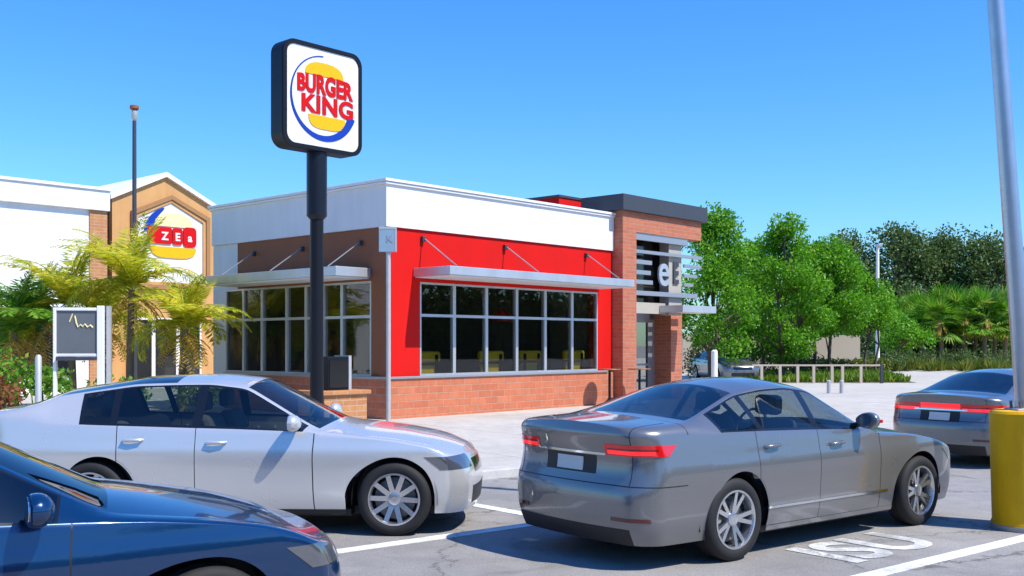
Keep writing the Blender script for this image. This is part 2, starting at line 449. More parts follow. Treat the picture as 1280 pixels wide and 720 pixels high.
def win_bay(axis, a0, a1, z0, z1, zm, depth=.10):
    fw = .045
    g = bmesh.new(); f = bmesh.new()
    def bx(bm, u0, u1, d0, d1, w0, w1):
        if axis == 'x': box(bm, u0, u1, d0, d1, w0, w1)
        else: box(bm, d0, d1, u0, u1, w0, w1)
    for (w0, w1) in ((z0+fw, zm-fw*.7), (zm+fw*.7, z1-fw)):
        bx(g, a0+fw, a1-fw, depth+.03, depth+.038, w0, w1)
    w = obj('window', g, 'shop_glass', rest)
    d0, d1 = depth-.02, depth+.08
    e = .001
    bx(f, a0+e, a0+fw, d0, d1, z0, z1); bx(f, a1-fw, a1-e, d0, d1, z0, z1)
    bx(f, a0+fw, a1-fw, d0, d1, z0, z0+fw); bx(f, a0+fw, a1-fw, d0, d1, z1-fw, z1); bx(f, a0+fw, a1-fw, d0, d1, zm-fw*.7, zm+fw*.7)
    obj('frame', f, 'alu', w)
n = 6
for k in range(n):
    win_bay('x', .99 + 6.55*k/n, .99 + 6.55*(k+1)/n, 1.03, 3.15, 2.40, .02)
for a, b in zip(YL[:-1], YL[1:]):
    win_bay('y', a, b, 1.03, 3.15, 2.36, .02)
# canopies with hanger rods
cn = obj('canopy', BM((.78,7.6,-1.18,-.002,3.26,3.45)), 'alu', rest, bevel=.012)
obj('soffit', BM((.82,7.56,-1.14,-.03,3.235,3.258)), 'white_trim', cn)
for x in (1.05, 3.79, 7.0):
    b = bmesh.new(); tube(b, [(x,-.09,4.12),(x,-1.12,3.46)], .014, 6); hr = obj('hanger_rod', b, 'alu_grey', cn)
    b = BM((x-.05,x+.05,-.09,-.002,4.06,4.18)); obj('bracket', b, 'charcoal', cn, bevel=.01)
cn = obj('canopy', BM((-1.0,-.023,.5,5.75,3.22,3.43)), 'alu', rest, bevel=.012)
obj('soffit', BM((-.96,-.05,.54,5.7,3.195,3.218)), 'white_trim', cn)
for y in (.85, 3.0, 5.0):
    b = bmesh.new(); tube(b, [(-.09,y,4.0),(-.94,y,3.44)], .014, 6); obj('hanger_rod', b, 'alu_grey', cn)
    obj('bracket', BM((-.09,-.002,y-.05,y+.05,3.95,4.06)), 'charcoal', cn, bevel=.01)
# entrance tower
obj('tower', BM((8.21,8.85,-.35,.9,0,5.42), (8.851,12.2,-.35,.9,4.87,5.42), (11.55,12.15,.3,1.0,0,3.05)), 'brick_tower', rest)
cp = obj('tower_cap', BM((8.06,12.36,-.48,1.0,5.422,5.86)), 'charcoal', rest, bevel=.01)
obj('red_parapet', BM((7.7,11.8,1.5,1.7,4.752,5.90), (7.7,7.9,1.702,3.2,4.752,5.90)), 'red_wall', rest)
obj('red_parapet_cap', BM((7.67,11.84,1.47,1.73,5.902,5.97), (7.67,7.93,1.732,3.23,5.902,5.97)), 'charcoal', rest)
obj('entrance_panel', BM((8.852,11.2,.25,.32,2.95,4.868)), 'gloss_black', rest)
obj('entrance_beam', BM((8.852,10.5,-.2,.0,2.62,2.93)), 'stone_grey', rest)
obj('entrance_column', BM((10.68,11.35,-.2,.12,2.6,4.868)), 'stone_grey', rest)
for i, (z, x1, h) in enumerate(((4.80,11.5,.13),(4.36,12.3,.06),(4.07,9.66,.075),(3.78,9.60,.075),(3.51,9.7,.075),(3.20,12.05,.08))):
    obj('slat', BM((8.852,x1,-.32,-.24,z-h,z+h*.6)), 'alu_grey', rest, bevel=.008)
for z in (4.07, 3.78, 3.51):
    obj('slat', BM((11.36,12.3 - (4.07-z)*.8,-.30,-.24,z-.05,z+.05)), 'alu_grey', rest, bevel=.008)
me = textmesh('e', 1.3, .03, .02)
xform(me, lambda x, y, z: (10.16 + x*.92, -.36 - z, 3.84 + y))
obj('entrance_letter', me, 'alu', rest)
me = textmesh('E', .85, .02, .03)
xform(me, lambda x, y, z: (11.0 + x*.7, -.225 - z, 3.80 + y))
obj('entrance_letter', me, 'charcoal', rest)
obj('door_canopy', BM((10.2,12.0,-1.0,-.205,2.66,2.86)), 'alu', rest, bevel=.01)
# doors
obj('entrance_wall', BM((8.852,9.0,.9,1.0,0,2.95), (11.3,11.548,.9,1.0,0,2.95), (8.852,11.548,.9,1.0,2.5,2.95)), 'alu_grey', rest)
for a in (9.0, 10.15):
    d = obj('door', BM((a+.09,a+1.06,.94,.948,.2,2.4)), 'shop_glass', rest)
    obj('frame', BM((a+.002,a+.09,.9,.99,.1,2.498), (a+1.06,a+1.148,.9,.99,.1,2.498), (a+.09,a+1.06,.9,.99,.1,.2), (a+.09,a+1.06,.9,.99,2.4,2.498), (a+.09,a+1.06,.9,.99,1.1,1.16)), 'alu_grey', d)
    b = bmesh.new(); tube(b, [(a+.18,.86,.95),(a+.18,.86,1.55)], .016, 8); obj('handle', b, 'chrome', d)
def loc_rest(x, y, z=0): 
    return rest_m @ Vector((x, y, z))
rest_m = Matrix.Translation(CORNER) @ Matrix.Rotation(BROT, 4, 'Z')
# booths and lamps seen through the glass
bt = thing('booth', 'yellow booth seat behind the leftmost front window', 'booth', loc_rest(1.55,.64,.14), BROT + PI, 'booths inside the restaurant')
obj('seat', BM((-.5,.5,-.25,.25,.0,.45)), 'yellow_vinyl', bt, bevel=.03)
obj('backrest', BM((-.36,.36,.16,.27,.82,1.12)), 'yellow_vinyl', bt, bevel=.05)
obj('backrest', BM((-.44,.44,.15,.29,1.18,1.44)), 'yellow_vinyl', bt, bevel=.06)
obj('frame', BM((-.30,-.24,.285,.33,.0,1.36), (.24,.30,.285,.33,.0,1.36)), 'black_metal', bt)
for x, y, lb in ((3.75,.64,'yellow booth seat behind the third front window'), (5.5,.9,'yellow booth seat behind the fifth front window'), (7.0,.64,'yellow booth seat behind the rightmost front window')):
    dup(bt, loc_rest(x,y,.14), BROT + PI, lb)
tb = thing('dining_table', 'wooden table behind the second front window', 'table', loc_rest(2.7,1.4,.14), BROT, 'tables inside the restaurant')
obj('table_top', BM((-.45,.45,-.35,.35,.72,.76)), 'wood', tb, bevel=.01)
b = bmesh.new(); tube(b, [(0,0,.03),(0,0,.719)], .04, 10); obj('leg', b, 'black_metal', tb)
b = bmesh.new(); lathe(b, [(.26,0),(.26,.02),(.05,.035)], 20); obj('base', b, 'black_metal', tb)
dup(tb, loc_rest(4.85,1.4,.14), BROT, 'wooden table behind the fourth front window')
pl = thing('pendant_lamp', 'red pendant lampshade hanging inside behind the fourth front window', 'lamp', loc_rest(5.0,1.3,2.35), BROT, 'red pendant lamps inside the restaurant')
b = bmesh.new(); lathe(b, [(.22,0),(.20,.12),(.08,.30),(.03,.34)], 24); obj('shade', b, 'red_lamp', pl, 40)
b = bmesh.new(); tube(b, [(0,0,.34),(0,0,1.048)], .008, 6); obj('cord', b, 'black_plastic', pl)
dup(pl, loc_rest(5.55,1.6,2.35), BROT, 'red pendant lampshade hanging inside behind the fifth front window')
# small outdoor tables by the entrance
bi = thing('bar_table', 'small dark outdoor bar table in front of the right end of the red wall', 'table', loc_rest(7.25,-.62,.1), BROT, 'outdoor tables by the entrance')
b = bmesh.new(); lathe(b, [(.0,.96),(.30,.96),(.31,.975),(.30,.99),(.0,.99)], 28); obj('table_top', b, 'wood', bi, 40)
b = bmesh.new(); tube(b, [(0,0,.02),(0,0,.959)], .035, 12); obj('leg', b, 'black_metal', bi, 40)
b = bmesh.new(); lathe(b, [(.24,0),(.24,.015),(.05,.03)], 24); obj('base', b, 'black_metal', bi)
dup(bi, loc_rest(8.15,-.95,.1), BROT, 'small dark outdoor bar table in front of the brick entrance tower')
rnd = random.Random(5)
def leaf_quad(bm, p, d, up, L, W):
    """a pointed leaf: base, two flanks, tip"""
    d = d.normalized(); s = d.cross(up)
    if s.length < 1e-4: s = Vector((1,0,0))
    s.normalize()
    q = [p, p + d*L*.45 + s*W*.5, p + d*L, p + d*L*.45 - s*W*.5]
    bm.faces.new([bm.verts.new(v) for v in q])
def rvec(r):
    while True:
        v = Vector((r.uniform(-1,1), r.uniform(-1,1), r.uniform(-1,1)))
        if .02 < v.length < 1: return v.normalized()

# ------------------------------------------------------------------ pole sign
def crescent(a0, a1, r_out, wfun, n=40):
    o_, i_ = [], []
    for k in range(n+1):
        t = k/n; a = R(a0 + (a1-a0)*t); w = wfun(t)
        o_.append((r_out*math.cos(a), r_out*math.sin(a))); i_.append(((r_out-w)*math.cos(a), (r_out-w)*math.sin(a)))
    return o_, i_
def strip_prism(bm, A, B, y0, y1):
    """a curved band between outlines A and B (x,z) with thickness in y"""
    n = len(A)
    va = [bm.verts.new((p[0], y0, p[1])) for p in A]; vb = [bm.verts.new((p[0], y0, p[1])) for p in B]
    wa = [bm.verts.new((p[0], y1, p[1])) for p in A]; wb = [bm.verts.new((p[0], y1, p[1])) for p in B]
    for i in range(n-1):
        bm.faces.new((va[i],va[i+1],vb[i+1],vb[i])); bm.faces.new((wa[i],wb[i],wb[i+1],wa[i+1]))
        bm.faces.new((va[i],wa[i],wa[i+1],va[i+1])); bm.faces.new((vb[i],vb[i+1],wb[i+1],wb[i]))
    bm.faces.new((va[0],vb[0],wb[0],wa[0])); bm.faces.new((va[-1],wa[-1],wb[-1],vb[-1]))
def bun(top, w, h, n=24):
    out = []
    if top:
        for k in range(n+1):
            a = PI*k/n; c, s_ = math.cos(a), math.sin(a)
            out.append((w*math.copysign(abs(c)**.75, c), h*abs(s_)**.85))
    else:
        for k in range(n+1):
            a = PI + PI*k/n; c, s_ = math.cos(a), math.sin(a)
            out.append((w*math.copysign(abs(c)**.55, c), -h*abs(s_)**.8))
    return out
YS = 19.0
sg = thing('pole_sign', 'white square restaurant sign with round emblem on a tall black pole', 'sign', place(396, 19.6), BROT)
zg = sg.location.z
S0, S1 = 5.02 - zg, 7.14 - zg
zc0 = (S0+S1)/2
obj('sign_cabinet', (lambda b: (prism(b, rrect(-1.0,1.0,S0,S1,.26), -.21,.21), b)[1])(bmesh.new()), 'navy_metal', sg, 35, bevel=.03)
obj('rim', (lambda b: (strip_prism(b, rrect(-1.0,1.0,S0,S1,.26)+[rrect(-1.0,1.0,S0,S1,.26)[0]], rrect(-.92,.92,S0+.08,S1-.08,.2)+[rrect(-.92,.92,S0+.08,S1-.08,.2)[0]], -.245,-.212), b)[1])(bmesh.new()), 'black_metal', sg, 35)
fc = obj('sign_face', (lambda b: (prism(b, rrect(-.915,.915,S0+.085,S1-.085,.195), -.222,-.2125), b)[1])(bmesh.new()), 'sign_white', sg)
def emb(name, bmf, mat, parent, y0=-.236, y1=-.2225):
    b = bmesh.new(); bmf(b, y0, y1); return obj(name, b, mat, parent)
EX, EZ = .02, zc0
def crescent_part(b, y0, y1):
    A, B = crescent(92, 338, .80, lambda t: .014 + .16*max(0, t)**1.8)
    sh = lambda P: [(p[0]+EX, p[1]+EZ) for p in P]
    # the band ends square after its thickest part
    strip_prism(b, sh(A), sh(B), y0, y1)
emb('swoosh', crescent_part, 'logo_blue', fc)
emb('bun', lambda b, y0, y1: prism(b, [(p[0]+EX+.0, p[1]+EZ+.42) for p in bun(True, .46, .25)], y0, y1), 'logo_yellow', fc)
emb('bun', lambda b, y0, y1: prism(b, [(p[0]+EX+.06, p[1]+EZ-.33) for p in bun(False, .44, .25)], y0, y1), 'logo_yellow', fc)
def logo_text(s, w, h, cx, cz, y, arch=0.0, fs=1.0, bold=.045, tilt=0.0, space=.92):
    me = textmesh(s, fs, .006, bold, space=space)
    co = np.array([v.co[:] for v in me.vertices]); lo, hi = co.min(0), co.max(0)
    def f(x, yy, z):
        u = (x-lo[0])/(hi[0]-lo[0]) - .5; v = (yy-lo[1])/(hi[1]-lo[1])
        return (cx + u*w, y - z, cz + v*h*(1 + arch*(1-4*u*u)) + tilt*u*w)
    return xform(me, f)
obj('lettering', logo_text('BURGER', 1.34, .33, EX+.03, EZ+.06, -.233, .16, bold=.045, space=1.02), 'logo_red', fc)
obj('lettering', logo_text('KING', 1.24, .34, EX+.08, EZ-.305, -.233, .04, bold=.04, space=1.06), 'logo_red', fc)
SB = .92*S0 + .70
b = bmesh.new(); lathe(b, [(.125,0),(.125,SB-.01)], 28); obj('pole', b, 'black_metal', sg, 40)
b = bmesh.new(); lathe(b, [(.128,SB-1.25),(.19,SB-1.18),(.19,SB-.002)], 28); obj('pole_sleeve', b, 'navy_metal', sg, 40)
b = BM((-.26,.26,-.26,.26,0,.03)); obj('base_plate', b, 'black_metal', sg, bevel=.008)

for o_ in sg.children:
    if o_.name.split('.')[0] in ('sign_cabinet', 'rim', 'sign_face'):
        o_.scale = (.90, .92, .92); o_.location.z = .70
for o_ in fc.children:
    o_.scale = (1.07, 1, 1.07); o_.location = (-.0014, 0, EZ*(1-1.07))
# brick pedestal with cabinet in front of the side windows
pd = thing('brick_pedestal', 'tan brick pedestal beside the black sign pole', 'pedestal', place(417, 20.8), BROT)
b = bmesh.new(); hprism(b, [(-.55,-.42),(.5,-.42),(.5,.42),(-.55,.42)], 0, .66); obj('base', b, 'brick_tan', pd)
obj('slab', BM((-.62,.57,-.48,.48,.66,.74)), 'brick_tan', pd, bevel=.01)
cb = thing('utility_cabinet', 'black utility cabinet with pale edge standing on the tan brick pedestal', 'cabinet', pd.location + Vector((0,0,.74)), BROT)
obj('body', BM((-.30,.22,-.2,.26,0,.66)), 'black_metal', cb, bevel=.012)
obj('edge', BM((.222,.29,-.2,.26,0,.68)), 'galv', cb)
obj('door', BM((-.26,.18,-.215,-.202,.05,.6)), 'gloss_black', cb, bevel=.005)
# post with small blue sign at the corner of the building
ps = thing('sign_post', 'slim pale post with small blue sign at the red wall corner', 'sign', place(485.5, 22.3), R(4))
b = bmesh.new(); tube(b, [(0,0,0),(0,0,4.05)], .05, 14); obj('post', b, 'galv', ps, 40)
sp_ = obj('sign_panel', BM((-.2,.18,-.075,-.052,3.60,4.14)), 'sign_blue', ps, bevel=.01)
obj('border', BM((.14,.179,-.08,-.0755,3.61,4.13), (-.199,.139,-.08,-.0755,4.09,4.13)), 'galv', sp_)
me = textmesh('K', .22, .002, .002); xform(me, lambda x, y, z: (x+.02, -.079-z, y+3.87)); obj('symbol', me, 'alu_grey', sp_)

# ------------------------------------------------------------------ neighbours on the left
gb = thing('gabled_shop', 'tan gabled shop front with round emblem panel behind the palms', 'shop', Vector((-14.5,38,.1)), BROT)
W_, E_, P_ = 4.2, 6.95, 7.95
b = bmesh.new(); prism(b, [(0,0),(W_,0),(W_,E_),(W_/2,P_),(0,E_)], 0, 7); obj('wall', b, 'tan_wall', gb)
for s_ in (-1, 1):
    b = bmesh.new()
    x0 = W_/2 + s_*(W_/2+.12); z0 = E_ - .06
    prism(b, [(W_/2, P_+.002), (x0, z0), (x0, z0+.16), (W_/2, P_+.18)] if s_ > 0 else [(x0, z0), (W_/2, P_+.002), (W_/2, P_+.18), (x0, z0+.16)], -.14, 7.1)
    obj('roof_edge', b, 'white_trim', gb)
pent = lambda x0, x1, zb, zs, zp: [(x0,zb),(x1,zb),(x1,zs),((x0+x1)/2,zp),(x0,zs)]
outer, inner = pent(.70,3.95,3.7,6.55,7.28), pent(.86,3.79,3.86,6.44,7.12)
b = bmesh.new(); strip_prism(b, outer+outer[:1], inner+inner[:1], -.12, -.002); obj('panel_trim', b, 'tan_trim', gb)
inner2 = pent(.98,3.67,3.98,6.34,7.0)
b = bmesh.new(); strip_prism(b, pent(.865,3.785,3.865,6.43,7.115)+[(.865,3.865)], inner2+inner2[:1], -.07, -.003); obj('panel_trim', b, 'tan_wall', gb)
b = bmesh.new(); prism(b, pent(.985,3.665,3.985,6.33,6.99), -.02, -.004); pn = obj('emblem_panel', b, 'sign_white', gb)
gx, gz = 2.32, 5.72
b = bmesh.new(); A, B = crescent(105, 172, 1.12, lambda t: .03+.34*math.sin(PI*t)**.6*(.4+.6*t))
strip_prism(b, [(p[0]+gx, p[1]+gz-.02) for p in A], [(p[0]+gx, p[1]+gz-.02) for p in B], -.06, -.021); obj('swoosh', b, 'logo_blue', pn)
b = bmesh.new(); prism(b, [(p[0]+gx+.1, p[1]+gz+.37) for p in bun(True, .80, .52)], -.06, -.021); obj('bun', b, 'logo_pale', pn)
b = bmesh.new(); prism(b, [(p[0]+gx+.1, p[1]+gz-.40) for p in bun(False, .95, .42)], -.06, -.021); obj('bun', b, 'logo_yellow', pn)
b = bmesh.new()
prism(b, rrect(gx-.98,gx+.02,gz-.30,gz+.33,.08), -.075, -.03); prism(b, rrect(gx+.05,gx+.46,gz-.30,gz+.33,.1), -.078, -.03); prism(b, rrect(gx+.50,gx+1.05,gz-.36,gz+.40,.16), -.08, -.03)
obj('lettering', b, 'logo_red', pn)
for t_, cx, sz in (('Z', -.28, .42), ('E', .25, .42), ('a', .77, .42)):
    me = textmesh(t_, sz, .004, .012); xform(me, lambda x, y, z: (gx+cx+x, -.086-z, gz-.02+y)); obj('letter', me, 'sign_white', pn)
# glazed doorway in white frames below the emblem
for a in (.55, 1.55, 2.55):
    w = obj('door', BM((a+.07,a+.93,-.10,-.09,.1,2.55)), 'shop_glass', gb)
    obj('frame', BM((a,a+.07,-.14,-.003,0,2.62), (a+.93,a+.998,-.14,-.003,0,2.62), (a+.07,a+.93,-.14,-.003,2.55,2.62), (a+.07,a+.93,-.14,-.003,0,.1)), 'white_trim', w)
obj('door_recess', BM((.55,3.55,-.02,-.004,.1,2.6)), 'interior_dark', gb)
ls = thing('white_store', 'white store with pale cornice and brick end pilaster behind the palms', 'store', Vector((-13.93,36.0,.1)), BROT)
obj('wall', BM((-16,-.62,0,8,0,6.2)), 'white_wall', ls)
obj('pilaster', BM((-.618,0,-.06,8,0,6.2)), 'brick_tan', ls)
obj('cornice', BM((-16.1,.05,-.16,8,6.202,6.88)), 'white_wall', ls, bevel=.01)
obj('coping', BM((-16.15,.1,-.22,8,6.882,6.98)), 'white_trim', ls, bevel=.01)
b = BM((-15,-1.2,-.08,-.002,.6,2.6)); obj('window', b, 'gloss_black', ls)
obj('canopy', BM((-15,-1.0,-1.2,-.003,2.75,2.95)), 'white_trim', ls)
lw = obj('link_wall', BM((-.95,-.02,.25,4.0,0,6.9)), 'charcoal', loc=(-14.5,38,.1)); lw.rotation_euler.z = BROT; tag(lw, 'narrow dark wall filling the gap between white store and gabled shop', 'wall')

# lamp post, menu board, bollard on the left
lp = thing('lamp_post', 'slim dark lamp post rising in front of the gabled shop', 'lamp post', place(168, 32), 0)
hh = at(168, 32, py=131).z - .1
b = bmesh.new(); tube(b, [(0,0,0),(0,0,hh-.5)], [.085,.06], 10); obj('pole', b, 'charcoal', lp, 40)
b = bmesh.new(); lathe(b, [(.05,hh-.5),(.09,hh-.45),(.10,hh-.2),(.06,hh-.18)], 12); obj('collar', b, 'galv', lp, 40)
b = bmesh.new(); lathe(b, [(.07,hh-.18),(.14,hh-.12),(.13,hh-.03),(.03,hh)], 12); obj('lamp_head', b, 'brown_wall', lp, 40)
mb = thing('menu_board', 'dark framed menu board standing on white posts by the palms', 'menu board', place(98, 20.5), R(8))
obj('panel', BM((-.40,.36,-.03,.03,1.46,2.30)), 'panel_dark', mb)
obj('frame', BM((-.46,-.40,-.06,.06,0,2.36), (.36,.48,-.07,.07,0,2.40), (-.40,.36,-.06,.06,2.30,2.36), (-.40,.36,-.05,.05,1.40,1.46)), 'white_trim', mb, bevel=.01)
obj('side_post', BM((.50,.58,.1,.2,0,2.4)), 'galv', mb)
b = bmesh.new(); q = [(-.06,2.2),(-.03,2.06),(.0,1.98),(.05,2.03),(.09,1.99),(.13,2.04),(.18,1.98),(.23,2.02),(.28,1.97)]
tube(b, [(x,-.034,z) for x, z in q], .016, 6); tube(b, [(-.16,-.034,2.08),(-.1,-.034,2.24)], .012, 6); obj('scribble', b, 'logo_pale', mb)
obj('shelf', BM((-.38,.34,-.16,.16,1.33,1.395)), 'charcoal', mb)
bo = thing('bollard', 'thin pale bollard left of the dark menu board', 'bollard', place(48, 18.5), 0)
b = bmesh.new(); lathe(b, [(.055,0),(.055,1.42),(.03,1.46)], 16); obj('post', b, 'galv', bo, 40)
b = bmesh.new(); lathe(b, [(.1,0),(.1,.02)], 16); obj('base', b, 'charcoal', bo)

# ------------------------------------------------------------------ right: big lamp pole in yellow base
yb = thing('lamp_footing', 'yellow painted concrete pole base at the right edge', 'pole base', at(1286, 9.95), 0)
b = bmesh.new(); prof = [(.325,0.0),(.328,.07),(.318,.09),(.32,1.10),(.30,1.125),(.16,1.128)]
lathe(b, prof, 56); obj('concrete', b, 'yellow_bollard', yb, 35)
b = bmesh.new(); lathe(b, [(.335,0),(.335,.055),(.322,.056)], 56); obj('footing', b, 'stone_grey', yb, 35)
yb.rotation_euler = (0, R(-1.5), 0)
rp = thing('light_pole', 'tall grey metal light pole standing on the yellow base', 'lamp post', at(1286, 9.95) + Vector((-.03,0,1.125)), 0)
rp.rotation_euler = (0, R(-4.2), 0)
b = bmesh.new(); lathe(b, [(.088,0),(.072,4.5),(.06,8.2)], 28); obj('pole', b, 'steel_pole', rp, 40)
obj('base_plate', BM((-.14,.14,-.14,.14,.0,.025)), 'galv', rp, bevel=.005)
for i in range(4):
    a = PI/4 + i*PI/2
    b = bmesh.new(); tube(b, [(.13*math.cos(a),.13*math.sin(a),.025),(.13*math.cos(a),.13*math.sin(a),.09)], .014, 8); obj('bolt', b, 'brake_grey', rp)
obj('lamp_head', BM((-.16,.16,-.75,.05,8.2,8.32)), 'galv', rp, bevel=.03)

# ------------------------------------------------------------------ vegetation
def crown_clumps(bm, r, centers, nleaf, L, squash=.75):
    for c, rad in centers:
        n = int(nleaf * (rad**1.5))
        for k in range(n):
            d = rvec(r); rr = rad * (r.random()**.45)
            p = c + Vector((d.x*rr, d.y*rr, d.z*rr*squash))
            ld = (d*.7 + rvec(r) + Vector((0,0,-.15)))
            leaf_quad(bm, p, ld, rvec(r), L*r.uniform(.7,1.4), L*r.uniform(.45,.8))
def tree_mesh(seed, H, Rr, zlow, ncl, nleaf, L, top=1.0, stems=1, col_leaf='leaf_bright'):
    r = random.Random(seed)
    tb_, cb_ = bmesh.new(), bmesh.new()
    centers = []
    for s_ in range(stems):
        bx, by = (r.uniform(-.5,.5), r.uniform(-.5,.5)) if stems > 1 else (0,0)
        pts = [Vector((bx,by,0))]
        for k in range(1,6):
            pts.append(Vector((bx + r.uniform(-.18,.18)*k*.5, by + r.uniform(-.18,.18)*k*.5, H*.8*k/5)))
        r0 = (.03*H if stems == 1 else .016*H)
        tube(tb_, pts, [r0*(1-.16*k) for k in range(6)], 8)
        nl = max(5, ncl//stems)
        for k in range(nl):
            t = (k + r.random())/nl
            z = zlow + (H*.97 - zlow)*t
            prof = (math.sin(PI*min(1, .18+.82*t))**.7) if top else 1
            prof = max(.22, prof*(1-.25*t))
            a = r.uniform(0, 2*PI); rad = Rr*prof*math.sqrt(r.uniform(.08,1.0))
            c = Vector((bx*.5 + rad*math.cos(a), by*.5 + rad*math.sin(a), z))
            j = min(4, max(0, int((z*.75)/(H*.8)*5))); p0 = pts[j]
            mid = p0.lerp(c, .5) + Vector((0,0,.08*H*r.uniform(-.3,1)))
            tube(tb_, [p0, mid, c], [r0*.4, r0*.25, r0*.07], 5, cap=False)
            centers.append((c, Rr*r.uniform(.20,.42)))
    crown_clumps(cb_, r, centers, nleaf, L)
    return tb_, cb_
def tree(name, label, px, Y, seed, H, Rr, zlow, ncl, nleaf, L, leaf, group=None, stems=1, cat='tree'):
    t = thing(name, label, cat, place(px, Y), 0, group)
    tb_, cb_ = tree_mesh(seed, H, Rr, zlow, ncl, nleaf, L, stems=stems)
    obj('trunk', tb_, 'bark', t, 50); obj('crown', cb_, leaf, t)
    return t
g_ = 'bright green trees right of the restaurant'
for a in ((897,46,11,7.5,2.20,1.6,44,552,.155,'tall bright green tree touching the right side of the entrance tower'),
          (942,51,12,6.6,2.31,1.3,42,533,.155,'rounded bright green tree, second right of the entrance tower'),
          (985,47,13,7.4,2.09,1.2,44,552,.155,'tall bright green tree with a pointed tip in the middle of its row'),
          (1030,52,14,6.6,2.53,2.4,46,607,.155,'loose bright green tree in front of the beige wall end'),
          (1078,55,15,5.0,1.98,2.6,34,552,.155,'lowest bright green tree at the right end of its row')):
    tree('leafy_tree', a[9], a[0], a[1], a[2], a[3], a[4], a[5], a[6], a[7], a[8], 'leaf_bright', g_, stems=2)
g_ = 'dark trees behind the far car park'
for a in ((1056,90,21,11.0,4.2,2.2,52,'dark tree rising behind the lowest bright green tree'),
          (1122,86,22,11.2,4.4,2.4,60,'tallest dark tree, directly right of the far pale lamp post'),
          (1180,88,23,10.9,4.6,2.2,60,'broad dark tree in the middle above the far palms'),
          (1238,85,24,10.2,4.4,2.2,56,'dark tree beside the tall metal light pole'),
          (1300,88,25,9.8,4.4,2.2,50,'dark tree half cut by the right edge of the photo'),
          (1010,98,26,9.4,4.0,2.0,40,'low dark tree showing between two bright green trees')):
    tree('dark_tree', a[7], a[0], a[1], a[2], a[3], a[4], a[5], a[6], 130, .27, 'leaf_dark', g_)
tree('round_tree', 'low round bright green tree before the dark trees and left of the palms', 1126, 64, 31, 3.1, 1.9, 1.5, 24, 300, .2, 'leaf_bright', None)
# far fan palms
def fan_palm_mesh(seed, H):
    r = random.Random(seed); tb_, cb_, db_ = bmesh.new(), bmesh.new(), bmesh.new()
    lean = Vector((r.uniform(-.25,.25), r.uniform(-.25,.25), 0))
    top = lean + Vector((0,0,H*.66))
    tube(tb_, [(0,0,0), lean*.4+Vector((0,0,H*.33)), top], [.16,.12,.13], 8)
    for k in range(34):
        a = r.uniform(0,2*PI); el = r.uniform(-.7,1.3); L = r.uniform(.75,1.1)*H*.30
        d = Vector((math.cos(a)*math.cos(el), math.sin(a)*math.cos(el), math.sin(el)))
        hub = top + d*L*.8
        side = d.cross(Vector((0,0,1))).normalized(); upv = side.cross(d)
        for j in range(-6,7):
            f = j/6*1.25; dd = d*math.cos(f) + side*math.sin(f) + Vector((0,0,-.25*abs(f)))
            leaf_quad(cb_, hub, dd, upv, L*r.uniform(.65,.95), .11)
        tube(cb_, [top, hub], [.02,.012], 3, cap=False)
    for k in range(40):
        a = r.uniform(0,2*PI); p = top + Vector((math.cos(a)*.2, math.sin(a)*.2, r.uniform(-.1,.1)))
        leaf_quad(db_, p, Vector((math.cos(a)*.35, math.sin(a)*.35, -1)), Vector((math.cos(a),math.sin(a),0)), H*r.uniform(.16,.3), .14)
    return tb_, cb_, db_
fp = []
for i in range(3):
    t = thing('fan_palm', '', 'palm tree', (0,0,0), 0, 'fan palms along the far car park edge')
    a_, b_, d_ = fan_palm_mesh(60+i, 4.3)
    obj('trunk', a_, 'palm_bark', t, 50); obj('crown', b_, 'leaf_palm_far', t); obj('dead_fronds', d_, 'leaf_dry', t)
    fp.append(t)
far_label = 'fan palm with ragged crown in the row below the dark trees'
r = random.Random(77); k = 0
for px, Y, s_ in ((1108,70,.78),(1122,74,.9),(1138,72,.84),(1153,70,.95),(1166,71,1.06),(1179,69,1.12),(1192,73,1.05),(1204,70,1.16),(1217,72,1.1),(1230,69,1.15),(1243,71,1.1),(1256,70,1.14),(1290,71,1.1),(1114,77,1.1),(1130,78,1.2),(1146,77,1.15),(1160,78,1.25),(1173,77,1.2),(1186,78,1.3),(1198,77,1.25),(1211,78,1.3),(1224,77,1.2),(1237,78,1.3),(1250,77,1.3)):
    p = place(px, Y)
    if k < 3:
        fp[k].location = p; fp[k].rotation_euler.z = r.uniform(0,6); fp[k].scale = (s_,)*3; fp[k]['label'] = far_label
    else:
        dup(fp[k % 3], p, r.uniform(0,6), far_label, scale=s_)
    k += 1
# small tufts on the far kerb
def tuft_mesh(seed, n, h, spread, W=.05):
    r = random.Random(seed); b = bmesh.new()
    for k in range(n):
        a = r.uniform(0,2*PI); p = Vector((math.cos(a), math.sin(a), 0))*spread*r.random()
        leaf_quad(b, p, Vector((math.cos(a)*r.uniform(.1,.9), math.sin(a)*r.uniform(.1,.9), 1)), rvec(r), h*r.uniform(.6,1.2), W)
    return b
tf = None
for i, px in enumerate((1118,1133,1147,1161,1174,1188,1204,1217,1229,1242,1254,1268)):
    p = place(px, 63 + (i % 3))
    if tf is None:
        tf = obj('tuft_shrub', tuft_mesh(3, 130, .75, .42, .09), 'leaf_hedge'); tf.location = p
        tag(tf, 'small yellow green shrub along the far kerb below the fan palms', 'shrub', 'small shrubs along the far kerb')
    else:
        c = tf.copy(); col.objects.link(c); c.location = p; c.rotation_euler.z = i*1.3; s_ = .75 + .5*((i*7) % 5)/5; c.scale = (s_,)*3
